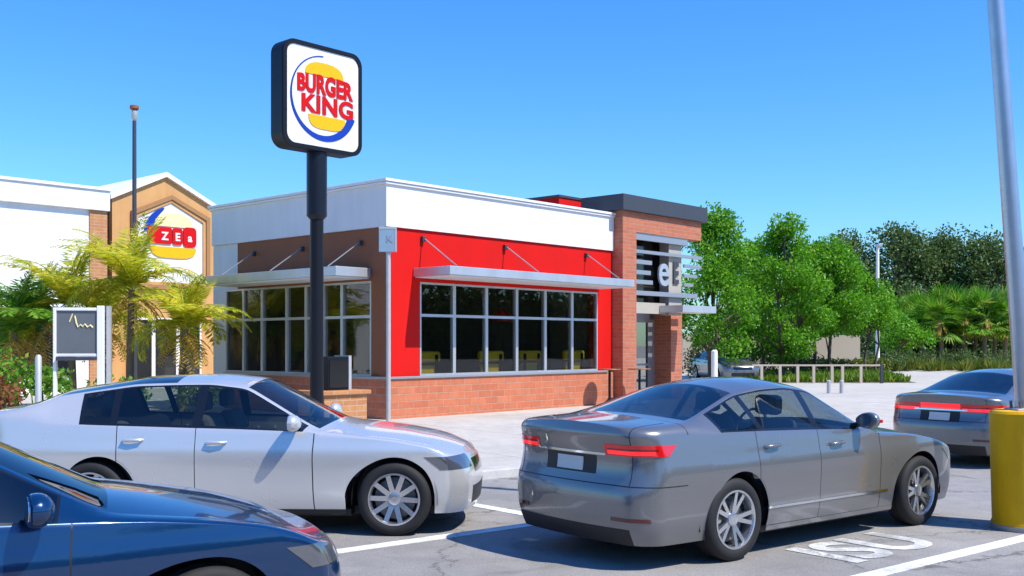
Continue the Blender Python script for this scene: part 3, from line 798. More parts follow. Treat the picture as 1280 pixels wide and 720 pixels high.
# dark understorey behind the palms, one planted belt
b = bmesh.new(); r = random.Random(8)
for k in range(9000):
    X = r.uniform(20, 62); Yy = r.uniform(74, 80)
    leaf_quad(b, Vector((X, Yy, .1 + 2.6*r.random()**1.2)), rvec(r), rvec(r), .55, .3)
tag(obj('undergrowth', b, 'leaf_dark'), 'dense dark undergrowth beneath the far trees', 'undergrowth', kind='stuff')
# left: feathery palms
def frond(bm, base, az, el, L, droop, r, n=44, leaf=.42, W=.040):
    p = Vector(base); pts = [p.copy()]; ang = el
    for k in range(n):
        ang = el - droop*(k/n)**1.25
        p = p + Vector((math.cos(az)*math.cos(ang), math.sin(az)*math.cos(ang), math.sin(ang)))*L/n
        pts.append(p.copy())
    tube(bm, pts[::3], [.022*(1-.8*i/len(pts[::3])) for i in range(len(pts[::3]))], 4, cap=False)
    side = Vector((-math.sin(az), math.cos(az), 0))
    for k in range(3, n+1):
        f = (pts[k]-pts[k-1]).normalized(); t = k/n
        ll = leaf*(math.sin(PI*min(.97, .15+.8*t))**.6)
        for s_ in (-1,1):
            for h in (0,):
                d = side*s_ + f*(.55+r.uniform(-.15,.2)) + Vector((0,0,r.uniform(-.42,.12)))
                leaf_quad(bm, pts[k-1].lerp(pts[k], h), d, f.cross(side)+rvec(r)*.35, ll*r.uniform(.8,1.15), W)
def feather_palm(px, Y, stems, seed, label, leaf='leaf_palm', nf=30, L=1.9):
    r = random.Random(seed)
    t = thing('feather_palm', label, 'palm tree', place(px, Y), 0, 'feathery palms in front of the left shops')
    cb_ = bmesh.new(); db_ = bmesh.new()
    for (ox, oy, h, lean) in stems:
        top = Vector((ox + lean, oy, h)); tb_ = bmesh.new()
        tube(tb_, [(ox,oy,0), (ox+lean*.35, oy, h*.5), top], [.10,.085,.075], 9); obj('trunk', tb_, 'palm_bark', t, 50)
        for k in range(nf):
            az = 2*PI*k/nf*1.618 + r.uniform(-.3,.3); q = k/nf
            frond(cb_, top + Vector((0,0,.05)), az, R(86) - q*R(66) + r.uniform(-.12,.12), L*r.uniform(.85,1.15)*(.85 if q < .3 else 1.05), R(30)+q*R(112), r)
        for k in range(10):
            az = r.uniform(0,2*PI); frond(db_, top - Vector((0,0,.1)), az, R(-25)+r.uniform(-.2,.2), L*.75*r.uniform(.8,1.1), R(70), r, n=14, leaf=.26)
    obj('crown', cb_, leaf, t); obj('dead_fronds', db_, 'leaf_dry', t)
    return t
feather_palm(162, 25, [(0,0,2.95,.05)], 1, 'tallest feathery palm, its crown in front of the gabled shop emblem', L=2.0)
feather_palm(92, 25.5, [(0,0,2.55,-.1)], 2, 'drooping yellow green palm directly above the menu board', L=1.95)
feather_palm(18, 25, [(0,0,1.9,0)], 3, 'low dark green palm at the left edge', L=1.9, leaf='leaf_palm_far')
feather_palm(226, 24.5, [(0,0,2.0,.1)], 4, 'yellowing low palm before the side windows of the restaurant', L=1.55)
feather_palm(50, 26.5, [(0,0,2.1,-.1)], 5, 'green arching palm between the left edge palm and the menu board', L=1.8, leaf='leaf_palm_far')
feather_palm(128, 27.5, [(0,0,2.1,.1)], 6, 'shorter yellow green palm half hidden right behind the menu board posts', L=1.7)
def shrub(px, Y, H, Rr, seed, leaf, label, n=420, group=None):
    b = bmesh.new(); r = random.Random(seed)
    cl = [(Vector((r.uniform(-Rr,Rr)*.7, r.uniform(-Rr,Rr)*.5, H*(.3+.5*r.random()))), Rr*r.uniform(.4,.6)) for k in range(9)]
    crown_clumps(b, r, cl, n, .12)
    for k in range(8):
        p = cl[k][0]; tube(b, [(p.x*.2, p.y*.2, 0), tuple(p)], [.02,.008], 4, cap=False)
    o = obj('shrub', b, leaf); o.location = place(px, Y); return tag(o, label, 'shrub', group)
shrub(2, 21, 1.15, .7, 1, 'leaf_russet', 'russet leaved shrub at the left edge', 420)
shrub(44, 23, 1.4, .8, 2, 'leaf_palm_far', 'green shrub between the russet shrub and the menu board', 500)
shrub(150, 23, .9, .7, 3, 'leaf_palm_far', 'green shrub at the foot of the tallest feathery palm', 400)
shrub(250, 24, .9, .6, 4, 'leaf_hedge', 'small yellow green shrub at the foot of the yellowing palm', 400)
for i, (px, Y, h_, lb) in enumerate(((884,49,1.5,'dark green bush right beside the entrance tower pier'),(918,53,1.7,'dark green bush behind the parked grey car'),(950,54,1.9,'rounded bush under the second bright green tree'),(978,53,1.8,'bush at the foot of the tall pointed bright green tree'),(1003,54,1.7,'bush left of the open stretch of beige wall'))):
    shrub(px, Y, h_, 1.15, 20+i, 'leaf_palm_far' if i % 2 else 'leaf_dark', lb, 330, 'bushes below the bright green trees')
for i, (px, Y, h_) in enumerate(((1100,63,1.3),(1116,68,1.5),(1150,67,1.2),(1184,67,1.3),(1215,67,1.2),(1246,67,1.3))):
    shrub(px, Y, h_, 1.2, 40+i, 'leaf_dark', 'dark low bush between the fan palm trunks', 260, 'bushes between the fan palms')
shrub(-40, 22, 1.6, 1.1, 5, 'leaf_palm_far', 'green shrub just off the left edge', 400)

# unseen trees and bank, added behind the viewpoint for windows and cars to reflect
b = bmesh.new(); r = random.Random(41)
poly = [Vector(p) for p in ((-95,-25,0),(-45,-48,0),(20,-55,0),(70,-42,0),(100,0,0),(104,50,0))]
for k in range(42000):
    j = r.randrange(5); t = r.random(); p = poly[j].lerp(poly[j+1], t); u = j + t
    hmax = 10.5 + 2.2*math.sin(u*5.1) + 1.5*math.sin(u*13.7+1) + 1.0*math.sin(u*31)
    p = p + Vector((r.uniform(-3,3), r.uniform(-3,3), .1 + hmax*r.random()**.8))
    leaf_quad(b, p, rvec(r), rvec(r), r.uniform(.5,1.1), .6)
hb = bmesh.new(); ra, rb_, rc_ = [], [], []  # unseen bank added so no sky gaps show between the mirrored leaves
for k in range(61):
    u = k/60*5; j = min(4, int(u)); p = poly[j].lerp(poly[j+1], u-j); o_ = Vector((p.x-5, p.y-20, 0)).normalized()
    hh_ = 8.6 + 1.3*math.sin(u*5.1) + .8*math.sin(u*13.7+1)
    ra.append(hb.verts.new((p.x+o_.x*2, p.y+o_.y*2, -.2))); rb_.append(hb.verts.new((p.x+o_.x*5, p.y+o_.y*5, hh_))); rc_.append(hb.verts.new((p.x+o_.x*60, p.y+o_.y*60, hh_*.6)))
for k in range(60):
    hb.faces.new((ra[k], ra[k+1], rb_[k+1], rb_[k])); hb.faces.new((rb_[k], rb_[k+1], rc_[k+1], rc_[k]))
struct('added_bank', hb, 'earth', 'unseen low bank added to fill gaps in the window and car reflections', 'bank', smooth=60)
tag(obj('added_treeline', b, 'leaf_dark'), 'unseen dense trees added behind the viewpoint to be mirrored in the windows', 'added_treeline', kind='stuff')

# ------------------------------------------------------------------ far right: wall, railing, grass, hedge, lamp post
wl = obj('garden_wall', BM((9.6,19.6,59,59.3,.1,2.25)), 'beige_wall'); tag(wl, 'pale beige garden wall behind the bright green trees', 'wall')
b = bmesh.new(); r = random.Random(14)
for k in range(2600):
    X = r.uniform(15.5, 20.5); leaf_quad(b, Vector((X, r.uniform(56.5,57.5), .1 + .75*r.random())), rvec(r)+Vector((0,0,.5)), rvec(r), .22, .1)
tag(obj('hedge', b, 'leaf_hedge'), 'low yellow green hedge along the foot of the beige wall', 'hedge')
bm = bmesh.new(); hprism(bm, [(9.8,44.6),(17.2,44.6),(19.6,56.5),(9.8,56.5)], .08, .112)
struct('lawn', bm, 'earth', 'strip of lawn soil behind the white railing', 'lawn')
b = bmesh.new()
for k in range(9000):
    Yy = r.uniform(44.7,56); X = r.uniform(9.8, 17.0 + (Yy-44.6)*.2)
    leaf_quad(b, Vector((X,Yy,.11)), Vector((r.uniform(-.5,.5), r.uniform(-.5,.5), 1)), Vector((r.uniform(-1,1), r.uniform(-1,1), .1)), r.uniform(.2,.42), .11)
tag(obj('grass', b, 'grass_blade'), 'bright green grass behind the white railing', 'grass', kind='stuff')
rl = thing('railing', 'low cream railing with posts in front of the grass', 'railing', Vector((0,44.0,.1)), 0)
for px in (952, 975, 997, 1017, 1040, 1053, 1076):
    x = at(px, 44).x; obj('post', BM((x-.055,x+.055,-.05,.05,0,.72)), 'beige_wall', rl)
xa, xb = at(940,44).x, at(1101,44).x
obj('rail', BM((xa,xb,-.045,.045,.722,.79)), 'beige_wall', rl)
x = at(1102,44).x; obj('post', BM((x-.06,x+.06,-.06,.06,0,.85)), 'charcoal', rl)
for px in (1036, 1052):
    b = bmesh.new(); lathe(b, [(.07,0),(.07,.42),(.03,.45)], 10); o = obj('stub_post', b, 'galv', smooth=40); o.location = place(px, 35)
    tag(o, 'short grey stub post on the paving before the cream railing', 'bollard', 'stub posts before the railing')
fl = thing('far_lamp_post', 'pale distant lamp post in front of the dark trees', 'lamp post', place(1097, 62), 0)
b = bmesh.new(); tube(b, [(0,0,0),(0,0,7.4)], [.13,.09], 10); obj('pole', b, 'white_trim', fl, 40)
b = bmesh.new(); box(b, -.12,.12,-.5,.1,7.4,7.55); obj('lamp_head', b, 'galv', fl, bevel=.02)
pp = thing('marker_post', 'pale post in front of the parked grey car by the entrance', 'post', place(893, 36), 0)
b = bmesh.new(); lathe(b, [(.11,0),(.11,1.4),(.06,1.45)], 14); obj('post', b, 'white_trim', pp, 40)
b = bmesh.new(); lathe(b, [(.16,0),(.16,.04)], 14); obj('base', b, 'galv', pp)

# ------------------------------------------------------------------ cars (x forward, y left, z up, origin on the ground between the axles)
def smooth_curve(pts, xs, sig):
    pts = sorted(pts); px = [p[0] for p in pts]; pz = [p[1] for p in pts]
    lo, hi = xs[0]-.6, xs[-1]+.6
    g = np.arange(lo, hi, .01)
    # extend the ends linearly
    v = np.interp(g, px, pz)
    k = np.arange(-int(4*sig/.01), int(4*sig/.01)+1)*.01
    w = np.exp(-.5*(k/sig)**2); w /= w.sum()
    vp = np.pad(v, len(k)//2, mode='edge')
    return np.interp(xs, g, np.convolve(vp, w, 'valid'))

def make_car(name, label, cat, paintm, P, loc, rz, glass='car_glass', group=None):
    root = thing(name, label, cat, loc, rz, group)
    wb = P.get('wb', 2.75); xf, xr = wb/2, -wb/2
    xF = xf + P.get('fo', .90); xR = xr - P.get('ro', 1.02)
    HW = P.get('hw', .905); RA = P.get('arch', .385); ZW = P.get('wheel_r', .335)
    sill = .20
    cowl, head, tail, base = P['cowl'], P['head'], P['tail'], P['base']     # windscreen foot / head, rear window head / foot
    zc_pts = P['zc']; zs_pts = P['belt']
    d1, d2, d3 = P['doors']     # front door front edge, B pillar, rear door rear edge
    g = .0045
    st = set(np.round(np.arange(xR, xF+.001, .055), 4))
    for c in (xf, xr):
        for k in range(0, 41): st.add(round(c - RA*math.cos(PI*k/40), 5))
        st.add(round(c-RA-.004, 5)); st.add(round(c+RA+.004, 5))
    special = []
    for d in (d1, d2, d3): special += [d-g, d+g]
    special += [d2-.05, d2+.05, P['dlo_f'], P['dlo_r'], cowl, head, tail, base, P['qp']-.035, P['qp']+.035]
    if P.get('lid'): special += [P['lid']-g, P['lid']+g]
    for d in (.004,.012,.025,.045,.07,.1,.14,.19,.24): special += [xF-d, xR+d]
    xs = sorted(st)
    sp = sorted(round(s, 5) for s in special)
    xs = [x for x in xs if min(abs(x-s) for s in sp) > .006]
    xs = np.array(sorted(xs + sp)); xs = xs[np.concatenate(([True], np.diff(xs) > 1e-5))]
    ns = len(xs)
    zc = smooth_curve(zc_pts, xs, P.get('sig', .05))
    zs = smooth_curve(zs_pts, xs, .10)
    cab = smooth_curve([(xF,0),(cowl+.12,0),(cowl-.15,1),(base+.2,1),(base-.12,0),(xR,0)], xs, .05)   # 1 in the cabin
    yroof = P.get('yroof', .575)
    yrf = smooth_curve([(xF,.80),(xf,.80),(cowl+.1,.775),(cowl-.25,.71),(head,yroof+.02),((head+tail)/2,yroof+.01),(tail,yroof-.02),(base+.25,.66),(base,.73),(xR,.74)], xs, .08) * HW/.905
    # rail height: follows the roof line a little lower
    zr = np.where(True, zc - smooth_curve([(xF,.05),(xf,.055),(cowl+.1,.06),(cowl-.2,.075),(head,.075),(tail,.075),(base+.2,.06),(base-.05,.035),(xR,.03)], xs, .06), 0)
    zs = np.minimum(zs, zr - .02)
    plan = smooth_curve([(xF,.90),(xF-.35,.955),(xf-.1,.995),(xf-.6,1.0),(xr+.6,1.0),(xr,.995),(xR+.4,.965),(xR,.93)], xs, .12)
    rc = P.get('corner', .24)
    cor = np.ones(ns)
    for i, x in enumerate(xs):
        for e in (xF-x, x-xR):
            if e < rc: cor[i] = min(cor[i], 1 - (rc/HW)*(1-math.sqrt(max(0, 1-((rc-e)/rc)**2))))
    tp = [(.10,.90),(.20,.935),(.30,.968),(.42,.985),(.55,.992),(.66,1.0),(.74,1.0),(.80,.992),(.84,.978),(.90,.968),(1.0,.945),(1.1,.92)]
    zt = np.arange(.05, 1.25, .005); tv = np.interp(zt, [p[0] for p in tp], [p[1] for p in tp])
    kk = np.exp(-.5*(np.arange(-16,17)*.005/.022)**2); kk /= kk.sum(); tv = np.convolve(np.pad(tv,16,mode='edge'), kk, 'valid')
    def W(z, i): return HW*plan[i]*cor[i]*np.interp(z, zt, tv)
    vs_ = [0, .03, .045, .055, .12, .20, .28, .36, .44, .52, .60, .67, .74, .80, .86, .91, .96, 1.0]
    fa = [0, .035, .09, .2, .32, .45, .58, .70, .80, .88, .93, .97, 1.0]
    fb = [1.0, .985, .95, .90, .84, .76, .66, .55, .42, .28, .14, 0.0]
    js, ja, jb = len(vs_), len(fa)-1, len(fb)-1
    J = js + ja + jb
    rampf = np.clip((xs-(xf+.25))/(xF-xf-.25), 0, 1)**1.6
    rampr = np.clip(((xr-.30)-xs)/((xr-.30)-xR), 0, 1)**1.6
    nose = P.get('nose', [(.1,-.10),(.25,-.02),(.45,0),(.58,-.015),(.70,-.07),(.80,-.20),(.95,-.34)])
    rear = P.get('rear', [(.1,-.10),(.22,-.05),(.34,0),(.60,.01),(.66,-.02),(.72,-.045),(.85,-.06),(.97,-.03),(1.04,.0),(1.2,-.05)])
    zq = np.arange(.0, 1.6, .005)
    def sm(pts, s=.018):
        v = np.interp(zq, [p[0] for p in pts], [p[1] for p in pts]); q = np.exp(-.5*(np.arange(-20,21)*.005/s)**2); q /= q.sum()
        return np.convolve(np.pad(v, 20, mode='edge'), q, 'valid')
    nosev, rearv = sm(nose, .03), sm(rear)
    wsb = smooth_curve([(xF,0),(cowl+.4,0),(cowl+.02,1),(head,.6),(head-.5,0),(tail+.3,0),(tail,-.25),(base,-.8),(base-.3,0),(xR,0)], xs, .08)
    def bend(x, y, z, i):
        yy = (y/HW)**2
        x = x + rampf[i]*(np.interp(z, zq, nosev) - .16*yy) + rampr[i]*(-np.interp(z, zq, rearv) + .10*yy)
        return x - wsb[i]*.16*yy*min(1, 1)
    Pt = np.zeros((ns, J, 3))
    for i, x in enumerate(xs):
        zb = sill
        for c in (xf, xr):
            d = abs(x-c)
            if d < RA: zb = max(zb, ZW + math.sqrt(max(0, RA*RA-d*d)))
        zb = min(zb, zs[i]-.08)
        row = []
        for v in vs_:
            z = zb + (zs[i]-zb)*v; row.append((W(z, i), z))
        ys, z0 = row[-1]
        yr, z1 = yrf[i]*cor[i]*(plan[i]), zr[i]
        yr = min(yr, ys-.015)
        c = cab[i]
        # control point: round shoulder on bonnet and boot, nearly straight glass on the cabin
        cy = (1-c)*(ys-.12*(ys-yr)) + c*((ys+yr)/2 + .022); cz = (1-c)*(z0+.80*(z1-z0)) + c*((z0+z1)/2)
        for f in fa[1:]:
            row.append(((1-f)**2*ys + 2*f*(1-f)*cy + f*f*yr, (1-f)**2*z0 + 2*f*(1-f)*cz + f*f*z1))
        for f in fb[1:]:
            row.append((yr*f, z1 + (zc[i]-z1)*(1-f**(2.1))))
        for j, (y, z) in enumerate(row):
            Pt[i, j] = (bend(x, y, z, i), y, z)
    jA0, jA1 = js-1, js-1+ja
    def aidx(f): return js-1 + fa.index(f)
    D0, D1 = aidx(.09), aidx(.93)
    T0, T1 = aidx(.035), aidx(.97)
    parts = {}
    used = []
    def cls(i, j):
        xm = (xs[i]+xs[i+1])/2
        if D0 <= j < D1:
            if P['dlo_r'] < xm < P['dlo_f']:
                if abs(xm-d2) < .05: return 'pillar'
                if abs(xm-P['qp']) < .035: return 'pillarq'
                return 'wf' if xm > d2 else ('wr' if xm > P['qp'] else 'wq')
        if T0 <= j < T1 and P['dlo_r']-.03 < xm < P['dlo_f']+.03: return 'trim'
        b1 = jA1 + 2
        if j >= b1 and head < xm < cowl: return 'ws'
        if j >= b1 and base < xm < tail: return 'rw'
        if j < jA0+1:
            for d in (d1, d2, d3):
                if abs(xm-d) < g: return 'gap'
            if P.get('lid') and False: return 'gap'
            if d3 < xm < d1:
                if j == 2: return 'gap'
                if j > 2: return 'df' if xm > d2 else 'dr'
        elif j >= jA0+1 and P.get('lid') and abs(xm-P['lid']) < g: return 'gap'
        return 'body'
    bms = {}
    def getv(key, side, i, j):
        b, vm = bms.setdefault(key, (bmesh.new(), {}))
        if j == J-1: side = 1
        k = (side, i, j)
        if k not in vm:
            p = Pt[i, j]; vm[k] = b.verts.new((p[0], p[1]*side, p[2]))
        return vm[k]
    for i in range(ns-1):
        for j in range(J-1):
            k = cls(i, j)
            for side in (1, -1):
                kk_ = k + ('L' if side > 0 else 'R') if k in ('wf','wr','wq','df','dr','pillar','trim','pillarq') else k
                if k == 'gap': kk_ = 'body'
                vsq = [getv(kk_, side, i, j), getv(kk_, side, i+1, j), getv(kk_, side, i+1, j+1), getv(kk_, side, i, j+1)]
                vsq = list(dict.fromkeys(vsq))
                if len(vsq) > 2:
                    f = bms[kk_][0].faces.new(vsq)
                    if k == 'gap': f.material_index = 1
    # front and rear fascia close the shell
    NCOL = 18
    b, vm = bms['body']
    for i, front in ((ns-1, True), (0, False)):
        grid = []
        for j in range(J):
            y0, z0 = Pt[i, j, 1], Pt[i, j, 2]; row = []
            for k in range(NCOL+1):
                t = 1-2*k/NCOL; y = y0*t
                if k == 0: row.append(getv('body', 1, i, j)); continue
                if k == NCOL: row.append(getv('body', -1, i, j)); continue
                if y0 < 1e-6: row.append(row[0]); continue
                row.append(b.verts.new((bend(xs[i], y, z0, i), y, z0)))
            grid.append(row)
        for j in range(J-1):
            for k in range(NCOL):
                q = [grid[j][k], grid[j][k+1], grid[j+1][k+1], grid[j+1][k]]; q = list(dict.fromkeys(q))
                if len(q) > 2:
                    try: b.faces.new(q)
                    except ValueError: pass
    # a copy of the whole outer shell for cutting lamps, grilles and trim from
    shell = bmesh.new(); 
    def fullshell():
        vm2 = {}
        for key, (bb, _) in bms.items():
            if key in ('gap',): continue
            for f in bb.faces:
                q = []
                for v in f.verts:
                    kx = (round(v.co.x,5), round(v.co.y,5), round(v.co.z,5))
                    if kx not in vm2: vm2[kx] = shell.verts.new(v.co)
                    q.append(vm2[kx])
                q = list(dict.fromkeys(q))
                if len(q) > 2:
                    try: shell.faces.new(q)
                    except ValueError: pass
        bmesh.ops.recalc_face_normals(shell, faces=shell.faces)
        # outward?
        shell.normal_update()
        f = max(shell.faces, key=lambda f: f.calc_center_median().z)
        if f.normal.z < 0: bmesh.ops.reverse_faces(shell, faces=shell.faces)
    fullshell()
    def crop(planes, off, depth=.012):
        """the piece of the shell inside the convex region, lifted off and given an edge"""
        c = shell.copy()
        for co, no in planes:
            bmesh.ops.bisect_plane(c, geom=c.verts[:]+c.edges[:]+c.faces[:], plane_co=Vector(co), plane_no=Vector(no), clear_outer=True, dist=1e-6)
        if not c.faces: return c
        c.normal_update()
        nrm = {v: v.normal.copy() for v in c.verts}
        for v in c.verts: v.co += nrm[v]*off
        ed = [e for e in c.edges if e.is_boundary]
        ret = bmesh.ops.extrude_edge_only(c, edges=ed)
        src = {}
        for v in ret['geom']:
            if isinstance(v, bmesh.types.BMVert):
                best = None
                for e in v.link_edges:
                    o_ = e.other_vert(v)
                    if o_ in nrm and (o_.co-v.co).length < 1e-7: best = o_
                v.co -= (nrm[best] if best is not None else v.normal)*depth
        return c
    def region(name_, x0=None, x1=None, y0=None, y1=None, z0=None, z1=None, off=.004, mat='gloss_black', parent=root, extra=(), depth=.012):
        pl = []
        if x0 is not None: pl.append(((x0,0,0),(-1,0,0)))
        if x1 is not None: pl.append(((x1,0,0),(1,0,0)))
        if y0 is not None: pl.append(((0,y0,0),(0,-1,0)))
        if y1 is not None: pl.append(((0,y1,0),(0,1,0)))
        if z0 is not None: pl.append(((0,0,z0),(0,0,-1)))
        if z1 is not None: pl.append(((0,0,z1),(0,0,1)))
        pl += list(extra)
        c = crop(pl, off, depth)
        if not c.faces:
            c.free(); return None
        me = bpy.data.meshes.new(name_); c.to_mesh(me); c.free()
        return obj(name_, me, mat, parent, smooth=35)
    # ---- write the shell parts
    def put(key, nm, mats, parent=root):
        if key not in bms: return None
        bb = bms[key][0]
        bmesh.ops.recalc_face_normals(bb, faces=bb.faces)
        me = bpy.data.meshes.new(nm); bb.to_mesh(me)
        return obj(nm, me, mats, parent, smooth=40)
    put('body', 'body', [paintm, 'black_plastic'])
    doors = {}
    for k, nm in (('dfL','door'),('dfR','door'),('drL','door'),('drR','door')): doors[k] = put(k, nm, paintm)
    put('ws', 'windshield', glass); put('rw', 'rear_window', 'car_glass_dark' if P.get('dark_rear', True) else glass)
    for k in ('wfL','wfR','wrL','wrR','wqL','wqR'): put(k, 'side_window', glass)
    for e in 'LR':
        put('pillar'+e, 'pillar', 'gloss_black'); put('pillarq'+e, 'pillar', 'gloss_black'); put('trim'+e, 'window_trim', P.get('trim', 'gloss_black'))
    # ---- handles
    for k, xh, s_ in (('dfL', d2+.10, 1), ('dfR', d2+.10, -1), ('drL', d3+.13, 1), ('drR', d3+.13, -1)):
        i = int(np.argmin(abs(xs-xh))); zh = float(zs[i]) - .115
        yh = float(W(zh, i))
        hb = bmesh.new(); tube(hb, [(xh-.005,s_*(yh-.015),zh),(xh+.01,s_*(yh+.028),zh),(xh+.09,s_*(yh+.036),zh+.004),(xh+.17,s_*(yh+.028),zh+.006),(xh+.185,s_*(yh-.015),zh+.006)], [.012,.015,.016,.015,.012], 8)
        obj('handle', hb, paintm if not P.get('chrome_handle') else 'chrome', doors[k], 60)
    # ---- mirrors
    for s_ in (1, -1):
        xm = d1 - .30 if P.get('mx') is None else P['mx']; i = int(np.argmin(abs(xs-xm)))
        zm = float(zs[i]) + .085; ym = float(W(float(zs[i]), i)) + .115
        mbm = bmesh.new()
        bmesh.ops.create_uvsphere(mbm, u_segments=20, v_segments=12, radius=1.0)
        for v in mbm.verts:
            x_, y_, z_ = v.co
            v.co = (xm + (x_*.075 if x_ > 0 else max(x_, -.35)*.10), s_*(ym + y_*.115), zm + z_*.075*(1-.15*y_*s_))
        mo = obj('mirror', mbm, paintm if not P.get('red_mirror') else paintm, root, 50)
        ab = bmesh.new(); tube(ab, [(xm+.0, s_*(ym-.18), zm-.06), (xm, s_*(ym-.06), zm-.03)], [.03,.025], 8); obj('arm', ab, 'gloss_black', mo, 50)
        gb_ = bmesh.new(); tube(gb_, [(xm-.040, s_*ym, zm), (xm-.036, s_*ym, zm)], .06, 16); obj('mirror_glass', gb_, 'chrome', mo)
        if P.get('red_mirror'):
            rb = bmesh.new(); tube(rb, [(xm+.02, s_*(ym+.02), zm-.01), (xm+.03, s_*(ym+.125), zm)], [.02,.014], 8); obj('indicator', rb, 'tail_red', mo, 60)
    # ---- lamps, grille, bumpers, plates
    zH = P.get('zlamp', (.60, .72)); zT = P.get('ztail', (.80, .92))
    for s_ in (1, -1):
        yk = dict(y0=.50) if s_ > 0 else dict(y1=-.50)
        region('headlight', x0=xF-.62, z0=zH[0], z1=zH[1], off=.004, mat='lamp_clear', extra=[((xF-.34, s_*.5, zH[0]), (-.28, 0, .96 if False else -.35))], **yk)
        tw_ = P.get('tail_in', .42)
        yk = dict(y0=tw_) if s_ > 0 else dict(y1=-tw_)
        tl_ = region('taillight', x1=xR+P.get('tail_wrap', .40), z0=zT[0], z1=zT[1], off=.006, mat='tail_red', extra=[((xR+P.get('tail_wrap', .40), s_*.8, zT[1]), (.5, 0, -.55))], **yk)
        if tl_ is not None:
            zm_ = (zT[0]+zT[1])/2
            ykk = dict(y0=tw_+.03) if s_ > 0 else dict(y1=-tw_-.03)
            region('lamp_divider', x1=xR+.24, z0=zm_+.002, z1=zm_+.012, off=.008, mat='tail_dark', parent=tl_, **ykk)
            region('lamp_band', x1=xR+.22, z0=zT[0]+.012, z1=zm_-.003, off=.009, mat='tail_lit', parent=tl_, **ykk)
    if P.get('tail_bar'):
        region('light_bar', x1=xR+.2, y0=-.30, y1=.30, z0=P['tail_bar'][0], z1=P['tail_bar'][1], off=.007, mat='tail_lit')
    region('grille', x0=xF-.3, y0=-.42, y1=.42, z0=.54, z1=.665, off=.003, mat='gloss_black')
    region('lower_grille', x0=xF-.3, y0=-.52, y1=.52, z0=.26, z1=.42, off=.003, mat='black_plastic')
    region('rear_valance', x1=xR+.28, y0=-.66, y1=.66, z0=.20, z1=.325, off=.004, mat='black_plastic')
    zl = P.get('zplate', (.72, .83))
    region('plate_recess', x1=xR+.2, y0=-.30, y1=.30, z0=zl[0]-.015, z1=zl[1]+.02, off=.0015, mat='black_plastic')
    region('license_plate', x1=xR+.2, y0=-.155, y1=.155, z0=zl[0], z1=zl[1], off=.008, mat='plate_white')
    region('boot_trim', x1=xR+.2, y0=-.40, y1=.40, z0=zl[1]+.03, z1=zl[1]+.048, off=.009, mat='chrome')
    region('bumper_gap', x1=xR+.5, z0=.652, z1=.660, off=.0012, mat='black_plastic', depth=.004)
    for s_ in (1, -1):
        yk = dict(y0=.655, y1=.661) if s_ > 0 else dict(y0=-.661, y1=-.655)
        region('boot_gap', x1=xR+.45, z0=.66, off=.0014, mat='black_plastic', depth=.004, **yk)
        yk = dict(y0=.50, y1=.80) if s_ > 0 else dict(y0=-.80, y1=-.50)
        region('reflector', x1=xR+.3, z0=.385, z1=.415, off=.004, mat='tail_dark', **yk)
        yk = dict(y0=.45) if s_ > 0 else dict(y1=-.45)
        region('sill_trim', x0=xr+RA+.02, x1=xf-RA-.02, z0=.19, z1=.24, off=.006, mat=P.get('sill_mat', 'black_plastic'), **yk)
        if P.get('body_strip'):
            region('body_strip', x0=d3+.02, x1=d1-.02, z0=.385, z1=.405, off=.008, mat='chrome', **yk)
    shell.free()
    # ---- underside, wheel wells
    ub = bmesh.new(); box(ub, xR+.25, xF-.3, -.62, .62, .17, .24)
    box(ub, xr+RA+.02, xf-RA-.02, -.80, .80, .175, .235)
    obj('underbody', ub, 'black_plastic', root)
    for c in (xf, xr):
        for s_ in (1, -1):
            wb_ = bmesh.new(); A, B = [], []
            for k in range(25):
                a = PI*(-.05 + 1.10*k/24); A.append((c + (RA+.012)*math.cos(a), ZW + (RA+.012)*math.sin(a)))
            va = [wb_.verts.new((p[0], s_*.855, p[1])) for p in A]; vb = [wb_.verts.new((p[0], s_*.56, p[1])) for p in A]
            for k in range(24): wb_.faces.new((va[k], va[k+1], vb[k+1], vb[k]))
            wb_.faces.new(vb)
            obj('wheel_well', wb_, 'black_plastic', root)
    # ---- wheels
    Rw, Rr_ = ZW, P.get('rim_r', .235)
    tyre = bmesh.new(); w2 = .105
    lathe(tyre, [(Rr_,-w2+.012),(Rr_+.02,-w2),(Rw-.045,-w2-.006),(Rw-.012,-w2+.012),(Rw,-w2+.035),(Rw,-.02),(Rw-.008,-.017),(Rw-.008,-.012),(Rw,-.009),(Rw,.009),(Rw-.008,.012),(Rw-.008,.017),(Rw,.02),(Rw,w2-.035),(Rw-.012,w2-.012),(Rw-.045,w2+.006),(Rr_+.02,w2),(Rr_,w2-.012)], 48, 'y', close=True)
    tyre_me = bpy.data.meshes.new('tyre'); bmesh.ops.recalc_face_normals(tyre, faces=tyre.faces); tyre.to_mesh(tyre_me); tyre.free()
    rim = bmesh.new()
    lathe(rim, [(Rr_+.004,-w2+.004),(Rr_-.012,-w2+.004),(Rr_-.02,-w2+.02),(Rr_-.022,w2-.02),(Rr_+.002,w2-.012),(Rr_+.004,0)], 48, 'y', close=True)
    lathe(rim, [(.0,-.075),(.028,-.078),(.055,-.072),(.062,-.05),(.062,-.02),(.0,-.02)], 24, 'y', close=True)
    ns_ = P.get('spokes', 5)
